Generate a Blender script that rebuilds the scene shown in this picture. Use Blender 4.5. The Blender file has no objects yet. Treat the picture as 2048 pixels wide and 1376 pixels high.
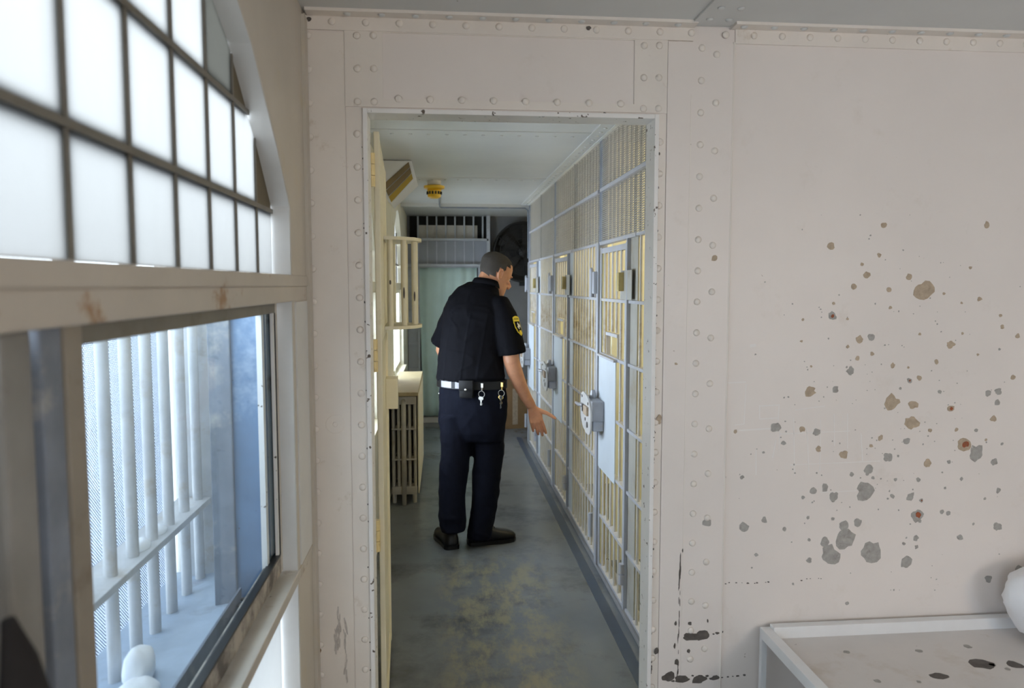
import bpy, bmesh, math, random
from mathutils import Vector, Matrix, noise
random.seed(7)
sc = bpy.context.scene
COL = sc.collection
R = math.radians

# ------------------------------------------------------------------ camera, sky, exposure
F, CX, CY, H = 1500.0, 1024.0, 688.0, 1.63
PITCH, YAW = R(4.498), R(5.316)
cam = bpy.data.cameras.new('camera'); cam_o = bpy.data.objects.new('camera', cam); COL.objects.link(cam_o)
cam.sensor_width = 36; cam.lens = 36 * F / 2048
cam_o.location = (0, 0, H); cam_o.rotation_euler = (math.pi / 2 - PITCH, 0, -YAW)
cam.clip_start = 0.05; cam.clip_end = 300
cam.dof.use_dof = True; cam.dof.focus_distance = 3.2; cam.dof.aperture_fstop = 3.5
sc.camera = cam_o
_r = Vector((math.cos(YAW), -math.sin(YAW), 0))
_f = Vector((math.sin(YAW) * math.cos(PITCH), math.cos(YAW) * math.cos(PITCH), -math.sin(PITCH)))
_u = _r.cross(_f)
def ray(u, v): return _f + (u - CX) / F * _r - (v - CY) / F * _u
def atY(u, v, y):
    t = ray(u, v); return Vector((0, 0, H)) + t * (y / t.y)
def atX(u, v, x):
    t = ray(u, v); return Vector((0, 0, H)) + t * (x / t.x)
def atZ(u, v, z):
    t = ray(u, v); return Vector((0, 0, H)) + t * ((z - H) / t.z)

world = bpy.data.worlds.new('overcast_sky'); sc.world = world; world.use_nodes = True
nt = world.node_tree; bg = nt.nodes['Background']
bg.inputs[0].default_value = (0.79, 0.895, 1.0, 1); bg.inputs[1].default_value = 9.0
sc.view_settings.view_transform = 'Standard'; sc.view_settings.look = 'None'
sc.view_settings.gamma = 1; sc.view_settings.use_curve_mapping = False
sc.view_settings.exposure = 0.33
sc.cycles.use_denoising = True
sc.cycles.max_bounces = 10; sc.cycles.diffuse_bounces = 6; sc.cycles.transparent_max_bounces = 24
sc.cycles.sample_clamp_indirect = 6.0
sc.cycles.caustics_reflective = False; sc.cycles.caustics_refractive = False

def portal(name, loc, rot, sx, sy):
    l = bpy.data.lights.new(name, 'AREA'); l.shape = 'RECTANGLE'; l.size = sx; l.size_y = sy
    l.cycles.is_portal = True
    o = bpy.data.objects.new(name, l); COL.objects.link(o); o.location = loc; o.rotation_euler = rot
def lamp(name, loc, energy, color, r=0.12):
    l = bpy.data.lights.new(name, 'POINT'); l.energy = energy; l.color = color; l.shadow_soft_size = r
    o = bpy.data.objects.new(name, l); COL.objects.link(o); o.location = loc
# sky portals in the window openings (they only guide the sampling of the sky)
for (yc, w) in ((1.17, 1.95), (4.05, 1.35), (7.1, 1.7), (-1.6, 1.8)):
    portal('window_portal', (-1.05, yc, 1.35), (0, R(-90), 0), 2.2, w)
portal('rear_fill_portal', (1.75, -3.1, 1.45), (R(90), 0, 0), 1.0, 1.2)
# bulbs in the cells
for yc in (3.3, 5.05, 6.75):
    lamp('cell_bulb', (1.75, yc, 2.2), 18.0, (1.0, 0.85, 0.58))
lamp('room_bulb', (2.35, -1.6, 1.75), 42.0, (1.0, 0.80, 0.60), 0.25)
lamp('end_fill', (1.5, 8.3, 2.1), 1.5, (1.0, 0.85, 0.6))  # unseen fill light added to brighten the corridor end

CEIL = 2.44; WY = 2.36; WT = 0.06; LX = -0.405; CELLX = 0.89; FARY = 8.97

# ------------------------------------------------------------------ helpers
def link(name, me, mat=None, parent=None, loc=None):
    o = bpy.data.objects.new(name, me); COL.objects.link(o)
    if mat is not None and hasattr(me, 'materials') and len(me.materials) == 0: me.materials.append(mat)
    if parent is not None: o.parent = parent
    if loc is not None: o.location = loc
    return o
def tag(o, label=None, cat=None, group=None, kind=None):
    if label: o['label'] = label
    if cat: o['category'] = cat
    if group: o['group'] = group
    if kind: o['kind'] = kind
    return o
def empty(name, label, cat, loc=(0, 0, 0), group=None, rz=0, kind=None):
    o = bpy.data.objects.new(name, None); COL.objects.link(o); o.location = loc; o.rotation_euler = (0, 0, rz)
    return tag(o, label, cat, group, kind)

class MB:
    """collects shapes, builds one mesh"""
    def __init__(s): s.bm = bmesh.new()
    def box(s, x0, x1, y0, y1, z0, z1, bev=0):
        v = [s.bm.verts.new(p) for p in ((x0,y0,z0),(x1,y0,z0),(x1,y1,z0),(x0,y1,z0),(x0,y0,z1),(x1,y0,z1),(x1,y1,z1),(x0,y1,z1))]
        fs = [s.bm.faces.new([v[i] for i in q]) for q in ((3,2,1,0),(4,5,6,7),(0,1,5,4),(1,2,6,5),(2,3,7,6),(3,0,4,7))]
        if bev:
            es = {e for f in fs for e in f.edges}
            bmesh.ops.bevel(s.bm, geom=list(es), offset=bev, segments=2, affect='EDGES', profile=0.6)
        return s
    def prism(s, pts, axis, a, b):
        """pts: 2D outline; axis 'x','y','z' = extrusion axis from a to b"""
        def P(p, t):
            if axis == 'x': return (t, p[0], p[1])
            if axis == 'y': return (p[0], t, p[1])
            return (p[0], p[1], t)
        A = [s.bm.verts.new(P(p, a)) for p in pts]; B = [s.bm.verts.new(P(p, b)) for p in pts]
        n = len(pts); fs = [s.bm.faces.new(A), s.bm.faces.new(B[::-1])]
        for i in range(n): fs.append(s.bm.faces.new((A[i], B[i], B[(i+1) % n], A[(i+1) % n])))
        bmesh.ops.recalc_face_normals(s.bm, faces=fs)
        return s
    def tube(s, pts, rad, seg=10, side=None, cap=True):
        pts = [Vector(p) for p in pts]; n = len(pts)
        if not isinstance(rad, (list, tuple)): rad = [rad] * n
        rings = []; prev = None
        for i in range(n):
            t = (pts[min(i+1, n-1)] - pts[max(i-1, 0)]).normalized()
            if side is not None: a = Vector(side)
            elif prev is None: a = Vector((0, 0, 1)) if abs(t.z) < 0.9 else Vector((1, 0, 0))
            else: a = prev
            a = (a - t * a.dot(t)).normalized(); prev = a; b = t.cross(a)
            rr = rad[i]; ra, rb = rr if isinstance(rr, (list, tuple)) else (rr, rr)
            rings.append([s.bm.verts.new(pts[i] + a * (ra * math.cos(2*math.pi*k/seg)) + b * (rb * math.sin(2*math.pi*k/seg))) for k in range(seg)])
        for i in range(n-1):
            for k in range(seg):
                s.bm.faces.new((rings[i][k], rings[i][(k+1) % seg], rings[i+1][(k+1) % seg], rings[i+1][k]))
        if cap:
            s.bm.faces.new(rings[0][::-1]); s.bm.faces.new(rings[-1])
        return s
    def ell(s, c, r, rot=None, u=14, v=10):
        m = Matrix.Translation(c) @ (rot.to_4x4() if rot is not None else Matrix()) @ Matrix.Diagonal((*r, 1))
        bmesh.ops.create_uvsphere(s.bm, u_segments=u, v_segments=v, radius=1, matrix=m)
        return s
    def lathe(s, prof, c=(0, 0, 0), axis='z', seg=20):
        c = Vector(c); rings = []
        def P(r, h, a):
            x, y = r * math.cos(a), r * math.sin(a)
            return c + (Vector((x, y, h)) if axis == 'z' else Vector((x, h, y)) if axis == 'y' else Vector((h, x, y)))
        for (r, h) in prof:
            rings.append([s.bm.verts.new(P(max(r, 1e-5), h, 2*math.pi*k/seg)) for k in range(seg)])
        fs = []
        for i in range(len(prof)-1):
            for k in range(seg):
                fs.append(s.bm.faces.new((rings[i][k], rings[i][(k+1) % seg], rings[i+1][(k+1) % seg], rings[i+1][k])))
        fs.append(s.bm.faces.new(rings[0][::-1])); fs.append(s.bm.faces.new(rings[-1]))
        bmesh.ops.recalc_face_normals(s.bm, faces=fs)
        return s
    def mesh(s, name, smooth=False, angle=None):
        bmesh.ops.recalc_face_normals(s.bm, faces=s.bm.faces)
        me = bpy.data.meshes.new(name); s.bm.to_mesh(me); s.bm.free()
        if smooth:
            me.polygons.foreach_set('use_smooth', [True] * len(me.polygons))
            if angle is not None: me.set_sharp_from_angle(angle=R(angle))
        return me
    def build(s, name, mat, parent=None, loc=None, smooth=False, angle=None, **tags):
        o = link(name, s.mesh(name, smooth, angle), mat, parent, loc)
        if tags: tag(o, **tags)
        return o
def boxp(name, mat, parent, x0, x1, y0, y1, z0, z1, bev=0): return MB().box(x0, x1, y0, y1, z0, z1, bev).build(name, mat, parent)

# ------------------------------------------------------------------ materials
def rgb(c): return (c[0], c[1], c[2], 1)
def mat(name, col, rough=0.5, metal=0.0, var=0.08, vscale=6.0, dirt=None, dirt_amt=0.5, dirt_scale=4.0, dirt_lo=0.55, dirt_hi=0.7,
        speck=None, speck_scale=60, speck_lo=0.72, bump=0.0, bump_scale=200, spec=0.5, zstain=None):
    m = bpy.data.materials.new(name); m.use_nodes = True; t = m.node_tree; N = t.nodes; L = t.links
    b = N['Principled BSDF']; b.inputs['Roughness'].default_value = rough; b.inputs['Metallic'].default_value = metal
    b.inputs['Specular IOR Level'].default_value = spec
    geo = N.new('ShaderNodeNewGeometry')
    pos = geo.outputs['Position']
    def nz(scale, detail=4, rough_=0.6):
        n = N.new('ShaderNodeTexNoise'); n.inputs['Scale'].default_value = scale; n.inputs['Detail'].default_value = detail
        n.inputs['Roughness'].default_value = rough_; L.new(pos, n.inputs['Vector']); return n.outputs['Fac']
    def ramp(src, lo, hi):
        r = N.new('ShaderNodeMapRange'); r.inputs[1].default_value = lo; r.inputs[2].default_value = hi
        L.new(src, r.inputs[0]); return r.outputs[0]
    def mix(fac, a, bcol):
        x = N.new('ShaderNodeMix'); x.data_type = 'RGBA'
        if hasattr(fac, 'links'): L.new(fac, x.inputs[0])
        else: x.inputs[0].default_value = fac
        for sock, val in ((x.inputs[6], a), (x.inputs[7], bcol)):
            if hasattr(val, 'links'): L.new(val, sock)
            else: sock.default_value = rgb(val)
        return x.outputs[2]
    def mul(a, k):
        x = N.new('ShaderNodeMath'); x.operation = 'MULTIPLY'; L.new(a, x.inputs[0])
        if hasattr(k, 'links'): L.new(k, x.inputs[1])
        else: x.inputs[1].default_value = k
        return x.outputs[0]
    c = mix(ramp(nz(vscale), 0.3, 0.7), [min(1, k * (1 + var)) for k in col], [k * (1 - var) for k in col])
    if dirt is not None:
        c = mix(mul(ramp(nz(dirt_scale, 6, 0.7), dirt_lo, dirt_hi), dirt_amt), c, dirt)
    if zstain is not None:      # (colour, z_mid, z_halfwidth, amount): a band of grime at hand height
        sp = N.new('ShaderNodeSeparateXYZ'); L.new(pos, sp.inputs[0])
        d = N.new('ShaderNodeMath'); d.operation = 'SUBTRACT'; L.new(sp.outputs[2], d.inputs[0]); d.inputs[1].default_value = zstain[1]
        a = N.new('ShaderNodeMath'); a.operation = 'ABSOLUTE'; L.new(d.outputs[0], a.inputs[0])
        band = ramp(a.outputs[0], zstain[2], 0.0)
        c = mix(mul(mul(band, ramp(nz(9, 6, 0.75), 0.42, 0.62)), zstain[3]), c, zstain[0])
    if speck is not None:
        c = mix(ramp(nz(speck_scale, 3, 0.6), speck_lo, speck_lo + 0.02), c, speck)
    L.new(c, b.inputs['Base Color'])
    if bump:
        bp = N.new('ShaderNodeBump'); bp.inputs['Strength'].default_value = bump; bp.inputs['Distance'].default_value = 0.002
        L.new(nz(bump_scale, 3), bp.inputs['Height']); L.new(bp.outputs[0], b.inputs['Normal'])
    return m

M = {}
M['wall'] = mat('wall_paint', (0.765, 0.70, 0.655), 0.42, var=0.03, vscale=2.2, dirt=(0.55, 0.47, 0.38), dirt_amt=0.3, dirt_scale=7, dirt_lo=0.6, dirt_hi=0.8, speck=(0.42, 0.36, 0.30), speck_scale=38, speck_lo=0.76, bump=0.25, bump_scale=35)
M['wall_strip'] = mat('strip_paint', (0.765, 0.705, 0.645), 0.42, var=0.04, vscale=4, dirt=(0.42, 0.32, 0.2), dirt_amt=0.55, dirt_scale=9, dirt_lo=0.62, dirt_hi=0.76, speck=(0.2, 0.15, 0.11), speck_scale=30, speck_lo=0.76, bump=0.3, bump_scale=40)
M['frame_white'] = mat('frame_paint', (0.80, 0.78, 0.76), 0.4, var=0.04, speck=(0.12, 0.09, 0.07), speck_scale=42, speck_lo=0.66, bump=0.2, bump_scale=60)
M['side_wall'] = mat('side_wall_paint', (0.55, 0.50, 0.43), 0.5, var=0.05, vscale=3, dirt=(0.55, 0.46, 0.3), dirt_amt=0.4, dirt_scale=5)
M['corridor_wall'] = mat('corridor_wall_paint', (0.70, 0.67, 0.55), 0.5, var=0.06, vscale=3, dirt=(0.5, 0.42, 0.22), dirt_amt=0.45, dirt_scale=4)
M['ceiling'] = mat('ceiling_paint', (0.60, 0.61, 0.60), 0.38, var=0.05, vscale=2, speck=(0.12, 0.1, 0.09), speck_scale=26, speck_lo=0.765, bump=0.15, bump_scale=20)
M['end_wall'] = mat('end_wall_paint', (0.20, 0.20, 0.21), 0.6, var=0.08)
M['gray_steel'] = mat('gray_painted_steel', (0.52, 0.55, 0.60), 0.45, var=0.06, dirt=(0.25, 0.22, 0.18), dirt_amt=0.4)
M['slate_gray'] = mat('panel_gray_paint', (0.36, 0.38, 0.43), 0.5, var=0.06)
M['cell_paint'] = mat('cell_paint', (0.47, 0.48, 0.53), 0.45, var=0.06, vscale=8, dirt=(0.55, 0.47, 0.28), dirt_amt=0.5, dirt_scale=6, dirt_lo=0.5, dirt_hi=0.72, speck=(0.12, 0.08, 0.05), speck_scale=30, speck_lo=0.75)
M['cell_bar'] = mat('cell_bar_paint', (0.58, 0.57, 0.56), 0.45, var=0.08, vscale=9, dirt=(0.55, 0.49, 0.33), dirt_amt=0.45, dirt_scale=7, dirt_lo=0.5, dirt_hi=0.72, zstain=((0.30, 0.20, 0.08), 1.36, 0.2, 0.8), speck=(0.12, 0.08, 0.05), speck_scale=34, speck_lo=0.74)
M['cell_post'] = mat('cell_post_paint', (0.42, 0.44, 0.49), 0.42, var=0.06, dirt=(0.5, 0.37, 0.14), dirt_amt=0.6, dirt_scale=8, dirt_lo=0.58, dirt_hi=0.72)
M['cell_rust'] = mat('worn_ochre_paint', (0.52, 0.42, 0.17), 0.55, var=0.15, vscale=9, dirt=(0.16, 0.09, 0.04), dirt_amt=0.8, dirt_scale=7, dirt_lo=0.55, dirt_hi=0.68)
M['cell_plate'] = mat('cell_plate_paint', (0.62, 0.68, 0.74), 0.4, var=0.05, vscale=5)
M['mesh_gray'] = mat('mesh_paint', (0.34, 0.34, 0.335), 0.5, var=0.08, vscale=5)
M['plate_gray'] = mat('gray_green_plate', (0.42, 0.41, 0.37), 0.45, var=0.1, dirt=(0.33, 0.25, 0.13), dirt_amt=0.6, dirt_scale=6)
M['lock'] = mat('lock_steel', (0.36, 0.36, 0.38), 0.4, metal=0.3, var=0.1, dirt=(0.2, 0.14, 0.1), dirt_amt=0.4)
M['lock_face'] = mat('lock_face_paint', (0.56, 0.55, 0.54), 0.4, var=0.1, speck=(0.15, 0.11, 0.08), speck_scale=40, speck_lo=0.68)
M['cell_yellow'] = mat('cell_wall_paint', (0.83, 0.80, 0.585), 0.55, var=0.05, vscale=3)
M['cream'] = mat('cream_door_paint', (0.74, 0.68, 0.50), 0.42, var=0.06, vscale=7, dirt=(0.52, 0.38, 0.14), dirt_amt=0.55, dirt_scale=8, dirt_lo=0.6, dirt_hi=0.75, speck=(0.13, 0.08, 0.04), speck_scale=24, speck_lo=0.75)
M['cream_hinge'] = mat('hinge_paint', (0.78, 0.62, 0.30), 0.4, var=0.1, vscale=12, dirt=(0.3, 0.18, 0.06), dirt_amt=0.7, dirt_scale=16)
M['sash'] = mat('sash_paint', (0.52, 0.48, 0.42), 0.45, var=0.08, vscale=8, dirt=(0.25, 0.17, 0.10), dirt_amt=0.75, dirt_scale=9, dirt_lo=0.58, dirt_hi=0.7, speck=(0.08, 0.06, 0.05), speck_scale=26, speck_lo=0.72)
M['transom'] = mat('transom_paint', (0.50, 0.45, 0.39), 0.45, var=0.06, dirt=(0.30, 0.15, 0.05), dirt_amt=0.85, dirt_scale=6.5, dirt_lo=0.6, dirt_hi=0.68)
M['sash_brown'] = mat('sash_brown_paint', (0.27, 0.235, 0.19), 0.5, var=0.12, vscale=9, dirt=(0.12, 0.08, 0.05), dirt_amt=0.6, dirt_scale=8)
M['sash_dark'] = mat('sash_worn_paint', (0.36, 0.32, 0.27), 0.5, var=0.15, vscale=9, dirt=(0.06, 0.045, 0.04), dirt_amt=0.9, dirt_scale=9, dirt_lo=0.45, dirt_hi=0.62)
M['muntin'] = mat('muntin_paint', (0.17, 0.155, 0.13), 0.5, var=0.12, vscale=12, dirt=(0.12, 0.09, 0.05), dirt_amt=0.5, dirt_scale=10)
M['sash_gray'] = mat('mullion_gray_paint', (0.25, 0.24, 0.225), 0.5, var=0.12, vscale=9, dirt=(0.15, 0.13, 0.12), dirt_amt=0.6, dirt_scale=7)
M['brown_panel'] = mat('brown_sheet', (0.13, 0.10, 0.055), 0.6, var=0.15)
M['reveal'] = mat('reveal_paint', (0.62, 0.62, 0.61), 0.42, var=0.05)
M['blue'] = mat('blue_paint', (0.13, 0.22, 0.36), 0.5, var=0.15, vscale=9, dirt=(0.45, 0.55, 0.68), dirt_amt=0.6, dirt_scale=5, speck=(0.1, 0.09, 0.09), speck_scale=30, speck_lo=0.7)
M['slate'] = mat('weathered_frame', (0.19, 0.215, 0.26), 0.6, var=0.2, vscale=10, dirt=(0.5, 0.48, 0.43), dirt_amt=0.6, dirt_scale=8)
M['stone'] = mat('pale_masonry', (0.66, 0.63, 0.58), 0.7, var=0.1, vscale=6, dirt=(0.4, 0.36, 0.3), dirt_amt=0.4)
M['bars_white'] = mat('outside_bar_paint', (0.58, 0.58, 0.58), 0.5, var=0.08, vscale=14, dirt=(0.45, 0.36, 0.26), dirt_amt=0.6, dirt_scale=10)
M['sill'] = mat('sill_paint', (0.42, 0.50, 0.60), 0.5, var=0.1, vscale=10, dirt=(0.2, 0.2, 0.22), dirt_amt=0.5, dirt_scale=9)
M['screen'] = mat('wire_screen', (0.42, 0.45, 0.52), 0.5, metal=0.3)
M['snow'] = mat('snow', (0.93, 0.95, 0.98), 0.7, var=0.02, bump=0.3, bump_scale=60)
M['matte_black'] = mat('matte_black', (0.012, 0.010, 0.010), 0.9, var=0.2, vscale=30)
M['rivet_ceiling'] = M['ceiling']
M['bed'] = mat('bunk_paint', (0.66, 0.62, 0.59), 0.38, var=0.05, vscale=4, dirt=(0.5, 0.42, 0.33), dirt_amt=0.45, dirt_scale=6, speck=(0.15, 0.12, 0.10), speck_scale=24, speck_lo=0.755)
M['bed_rail'] = mat('bunk_rail_paint', (0.78, 0.78, 0.78), 0.4, var=0.04, speck=(0.10, 0.08, 0.07), speck_scale=30, speck_lo=0.74)
M['dark_chip'] = mat('bare_dark_steel', (0.10, 0.085, 0.075), 0.6, var=0.3, vscale=40)
M['chip_gray'] = mat('exposed_gray_primer', (0.36, 0.34, 0.315), 0.75, var=0.16, vscale=50, dirt=(0.22, 0.19, 0.17), dirt_amt=0.7, dirt_scale=60, speck=(0.60, 0.57, 0.54), speck_scale=70, speck_lo=0.72)
M['chip_tan'] = mat('exposed_tan_primer', (0.44, 0.345, 0.25), 0.75, var=0.16, vscale=50, dirt=(0.30, 0.22, 0.15), dirt_amt=0.6, dirt_scale=60)
M['chip_rust'] = mat('exposed_rust', (0.33, 0.09, 0.035), 0.8, var=0.25, vscale=60, dirt=(0.22, 0.15, 0.10), dirt_amt=0.8, dirt_scale=60)
M['scuff'] = mat('dark_scuff', (0.50, 0.455, 0.42), 0.6, var=0.2, vscale=60)
M['rust_spot'] = mat('rust_spot', (0.27, 0.17, 0.09), 0.7, var=0.3, vscale=60)
M['chip_pale'] = mat('scratched_white', (0.80, 0.76, 0.73), 0.5, var=0.04)
M['heater'] = mat('heater_enamel', (0.72, 0.72, 0.72), 0.35, var=0.03)
M['heater_slat'] = mat('heater_bronze_slat', (0.22, 0.155, 0.075), 0.35, metal=0.3, var=0.15)
M['heater_gold'] = mat('heater_gold_slat', (0.42, 0.28, 0.04), 0.35, metal=0.3, var=0.1)
M['yellow'] = mat('yellow_plastic', (0.80, 0.50, 0.02), 0.35, var=0.06)
M['black'] = mat('black_plastic', (0.012, 0.012, 0.012), 0.45)
M['fan_black'] = mat('fan_black', (0.015, 0.015, 0.016), 0.6)
M['curtain'] = mat('curtain_cloth', (0.60, 0.76, 0.72), 0.8, var=0.05)
M['cardboard'] = mat('cardboard', (0.27, 0.16, 0.075), 0.8, var=0.12, dirt=(0.08, 0.05, 0.03), dirt_amt=0.5)
M['radiator'] = mat('radiator_paint', (0.42, 0.39, 0.33), 0.45, var=0.08, dirt=(0.3, 0.22, 0.12), dirt_amt=0.6, dirt_scale=9)
M['radiator_top'] = mat('radiator_board', (0.40, 0.32, 0.17), 0.5, var=0.1, vscale=8, dirt=(0.3, 0.22, 0.09), dirt_amt=0.7, dirt_scale=9)
M['skin'] = mat('skin', (0.61, 0.295, 0.17), 0.5, var=0.08, vscale=25, dirt=(0.48, 0.18, 0.11), dirt_amt=0.35, dirt_scale=22, bump=0.15, bump_scale=150)
M['skin'].node_tree.nodes['Principled BSDF'].inputs['Subsurface Weight'].default_value = 0.08
M['hair'] = mat('gray_hair', (0.052, 0.045, 0.039), 0.9, var=0.3, vscale=300, bump=0.6, bump_scale=500)
M['shirt'] = mat('black_uniform_cloth', (0.0065, 0.0065, 0.0085), 0.78, var=0.1, vscale=60, bump=0.2, bump_scale=900, spec=0.05)
M['trousers'] = mat('navy_uniform_cloth', (0.007, 0.008, 0.014), 0.78, var=0.1, vscale=60, bump=0.2, bump_scale=900, spec=0.05)
M['leather'] = mat('black_leather', (0.007, 0.007, 0.008), 0.42, var=0.1, vscale=80, spec=0.3)
M['belt_highlight'] = mat('painted_belt_shine', (0.33, 0.32, 0.34), 0.4, var=0.05)  # pale colour that paints the light reflected off the belt
M['shoe'] = mat('black_shoe', (0.004, 0.004, 0.0045), 0.4, var=0.2, vscale=30, spec=0.3)
M['chrome'] = mat('chrome', (0.75, 0.75, 0.74), 0.22, metal=1.0, var=0.02)
M['brass'] = mat('brass', (0.80, 0.58, 0.20), 0.25, metal=1.0, var=0.04)
M['eye'] = mat('eye_white', (0.75, 0.72, 0.68), 0.2, var=0.02)
M['patch_yellow'] = mat('patch_yellow_thread', (0.78, 0.58, 0.03), 0.7, var=0.06, vscale=120)
M['patch_white'] = mat('patch_white_thread', (0.75, 0.72, 0.66), 0.7, var=0.05)
M['pillow'] = mat('white_cotton', (0.86, 0.87, 0.89), 0.85, var=0.03)
M['concrete'] = mat('curb_paint', (0.30, 0.30, 0.31), 0.5, var=0.1, vscale=8)
M['dark_band'] = mat('dark_blue_band', (0.055, 0.075, 0.11), 0.4, var=0.15, vscale=5)
M['ground'] = mat('snowy_ground', (0.8, 0.82, 0.85), 0.8, var=0.05, vscale=0.1)
M['darkness'] = mat('black_recess', (0.012, 0.012, 0.012), 0.8)

def floor_mat():
    m = mat('floor_paint', (0.145, 0.16, 0.172), 0.27, var=0.10, vscale=2.0, dirt=(0.06, 0.06, 0.061), dirt_amt=0.75, dirt_scale=2.2, dirt_lo=0.48, dirt_hi=0.68, speck=(0.55, 0.55, 0.52), speck_scale=34, speck_lo=0.775, bump=0.15, bump_scale=25)
    t = m.node_tree; N = t.nodes; L = t.links; b = N['Principled BSDF']
    src = b.inputs['Base Color'].links[0].from_socket
    geo = N.new('ShaderNodeNewGeometry'); sp = N.new('ShaderNodeSeparateXYZ'); L.new(geo.outputs['Position'], sp.inputs[0])
    def mr(s, a, bb):
        r = N.new('ShaderNodeMapRange'); r.inputs[1].default_value = a; r.inputs[2].default_value = bb; r.interpolation_type = 'SMOOTHSTEP'; L.new(s, r.inputs[0]); return r.outputs[0]
    def mul(a, bb):
        x = N.new('ShaderNodeMath'); x.operation = 'MULTIPLY'; L.new(a, x.inputs[0]); L.new(bb, x.inputs[1]); return x.outputs[0]
    n = N.new('ShaderNodeTexNoise'); n.inputs['Scale'].default_value = 7.5; n.inputs['Detail'].default_value = 12; n.inputs['Roughness'].default_value = 0.72
    vm = N.new('ShaderNodeVectorMath'); vm.operation = 'MULTIPLY'; vm.inputs[1].default_value = (1.0, 0.42, 1.0); L.new(geo.outputs['Position'], vm.inputs[0]); L.new(vm.outputs[0], n.inputs['Vector'])
    # a worn walking track in front of the door: bare ochre undercoat
    a = mul(mul(mr(sp.outputs[0], -0.10, 0.10), mr(sp.outputs[0], 0.70, 0.40)), mul(mr(sp.outputs[1], 4.6, 4.1), mr(n.outputs['Fac'], 0.42, 0.62)))
    x = N.new('ShaderNodeMix'); x.data_type = 'RGBA'; L.new(a, x.inputs[0]); L.new(src, x.inputs[6]); x.inputs[7].default_value = (0.225, 0.21, 0.15, 1)
    L.new(x.outputs[2], b.inputs['Base Color'])
    return m
M['floor'] = floor_mat()

def pane_mat(name, tint, transp, trans_col):
    m = bpy.data.materials.new(name); m.use_nodes = True; t = m.node_tree; N = t.nodes; L = t.links
    N.remove(N['Principled BSDF']); out = N['Material Output']
    tr = N.new('ShaderNodeBsdfTransparent'); tr.inputs[0].default_value = rgb(tint)
    tl = N.new('ShaderNodeBsdfTranslucent'); tl.inputs[0].default_value = rgb(trans_col)
    geo = N.new('ShaderNodeNewGeometry')
    n = N.new('ShaderNodeTexNoise'); n.inputs['Scale'].default_value = 5; n.inputs['Detail'].default_value = 4; L.new(geo.outputs['Position'], n.inputs['Vector'])
    mr = N.new('ShaderNodeMapRange'); mr.inputs[3].default_value = transp - 0.06; mr.inputs[4].default_value = transp + 0.06; mr.inputs[1].default_value = 0.3; mr.inputs[2].default_value = 0.7
    L.new(n.outputs['Fac'], mr.inputs[0])
    mx = N.new('ShaderNodeMixShader'); L.new(mr.outputs[0], mx.inputs[0]); L.new(tl.outputs[0], mx.inputs[1]); L.new(tr.outputs[0], mx.inputs[2])
    L.new(mx.outputs[0], out.inputs[0])
    return m
def clear_mat(name, tint, dust):
    m = bpy.data.materials.new(name); m.use_nodes = True; t = m.node_tree; N = t.nodes; L = t.links
    N.remove(N['Principled BSDF']); out = N['Material Output']
    tr = N.new('ShaderNodeBsdfTransparent'); tr.inputs[0].default_value = rgb(tint)
    gl = N.new('ShaderNodeBsdfGlossy'); gl.inputs['Roughness'].default_value = 0.03
    df = N.new('ShaderNodeBsdfTranslucent'); df.inputs[0].default_value = (0.7, 0.75, 0.8, 1)
    lw = N.new('ShaderNodeLayerWeight'); lw.inputs[0].default_value = 0.5
    pw = N.new('ShaderNodeMath'); pw.operation = 'POWER'; pw.inputs[1].default_value = 5; L.new(lw.outputs['Facing'], pw.inputs[0])
    fr = N.new('ShaderNodeMath'); fr.operation = 'MULTIPLY_ADD'; fr.inputs[1].default_value = 0.22; fr.inputs[2].default_value = 0.02; L.new(pw.outputs[0], fr.inputs[0])
    m1 = N.new('ShaderNodeMixShader'); L.new(fr.outputs[0], m1.inputs[0]); L.new(tr.outputs[0], m1.inputs[1]); L.new(gl.outputs[0], m1.inputs[2])
    m2 = N.new('ShaderNodeMixShader'); m2.inputs[0].default_value = dust; L.new(m1.outputs[0], m2.inputs[1]); L.new(df.outputs[0], m2.inputs[2])
    L.new(m2.outputs[0], out.inputs[0])
    return m
M['pane'] = pane_mat('frosted_pane', (0.4, 0.4, 0.4), 0.12, (0.385, 0.38, 0.37))
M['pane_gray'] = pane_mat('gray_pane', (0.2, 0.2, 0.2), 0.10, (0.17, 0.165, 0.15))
M['clear'] = clear_mat('dusty_clear_glass', (0.90, 0.95, 0.98), 0.015)
M['clear_open'] = clear_mat('clear_glass', (0.95, 0.97, 1.0), 0.0)

# ------------------------------------------------------------------ rivets
def rivet_mesh(axis, sgn, r=0.0112, h=0.006):
    b = MB(); b.lathe([(r, 0), (r*0.92, sgn*h*0.45), (r*0.6, sgn*h*0.88), (r*0.2, sgn*h)], axis=axis, seg=12)
    me = b.mesh('rivet', True); return me
RV_WALL = rivet_mesh('y', -1); RV_CEIL = rivet_mesh('z', -1)
RV_WALL.materials.append(M['wall_strip']); RV_CEIL.materials.append(M['ceiling'])
def rivets(parent, me, pts):
    for p in pts: link('rivet', me, None, parent, p)

# ------------------------------------------------------------------ structure: floor, ceiling, walls
fl = MB().box(-0.47, 2.9, -3.2, 9.2, -0.12, 0.0).build('floor', M['floor'], kind='structure')
MB().box(0.782, 0.835, 2.42, 7.9, 0.0, 0.0015).build('floor_band', M['dark_band'], fl)  # thin dark blue band along the cell fronts
cb = MB().box(0.872, 0.96, 2.45, 7.62, 0.0, 0.022, 0.003).build('curb', M['concrete'], fl)
ce = MB().box(-0.47, 2.9, -3.2, 9.2, CEIL, CEIL + 0.1).build('ceiling', M['ceiling'], kind='structure')
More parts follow.
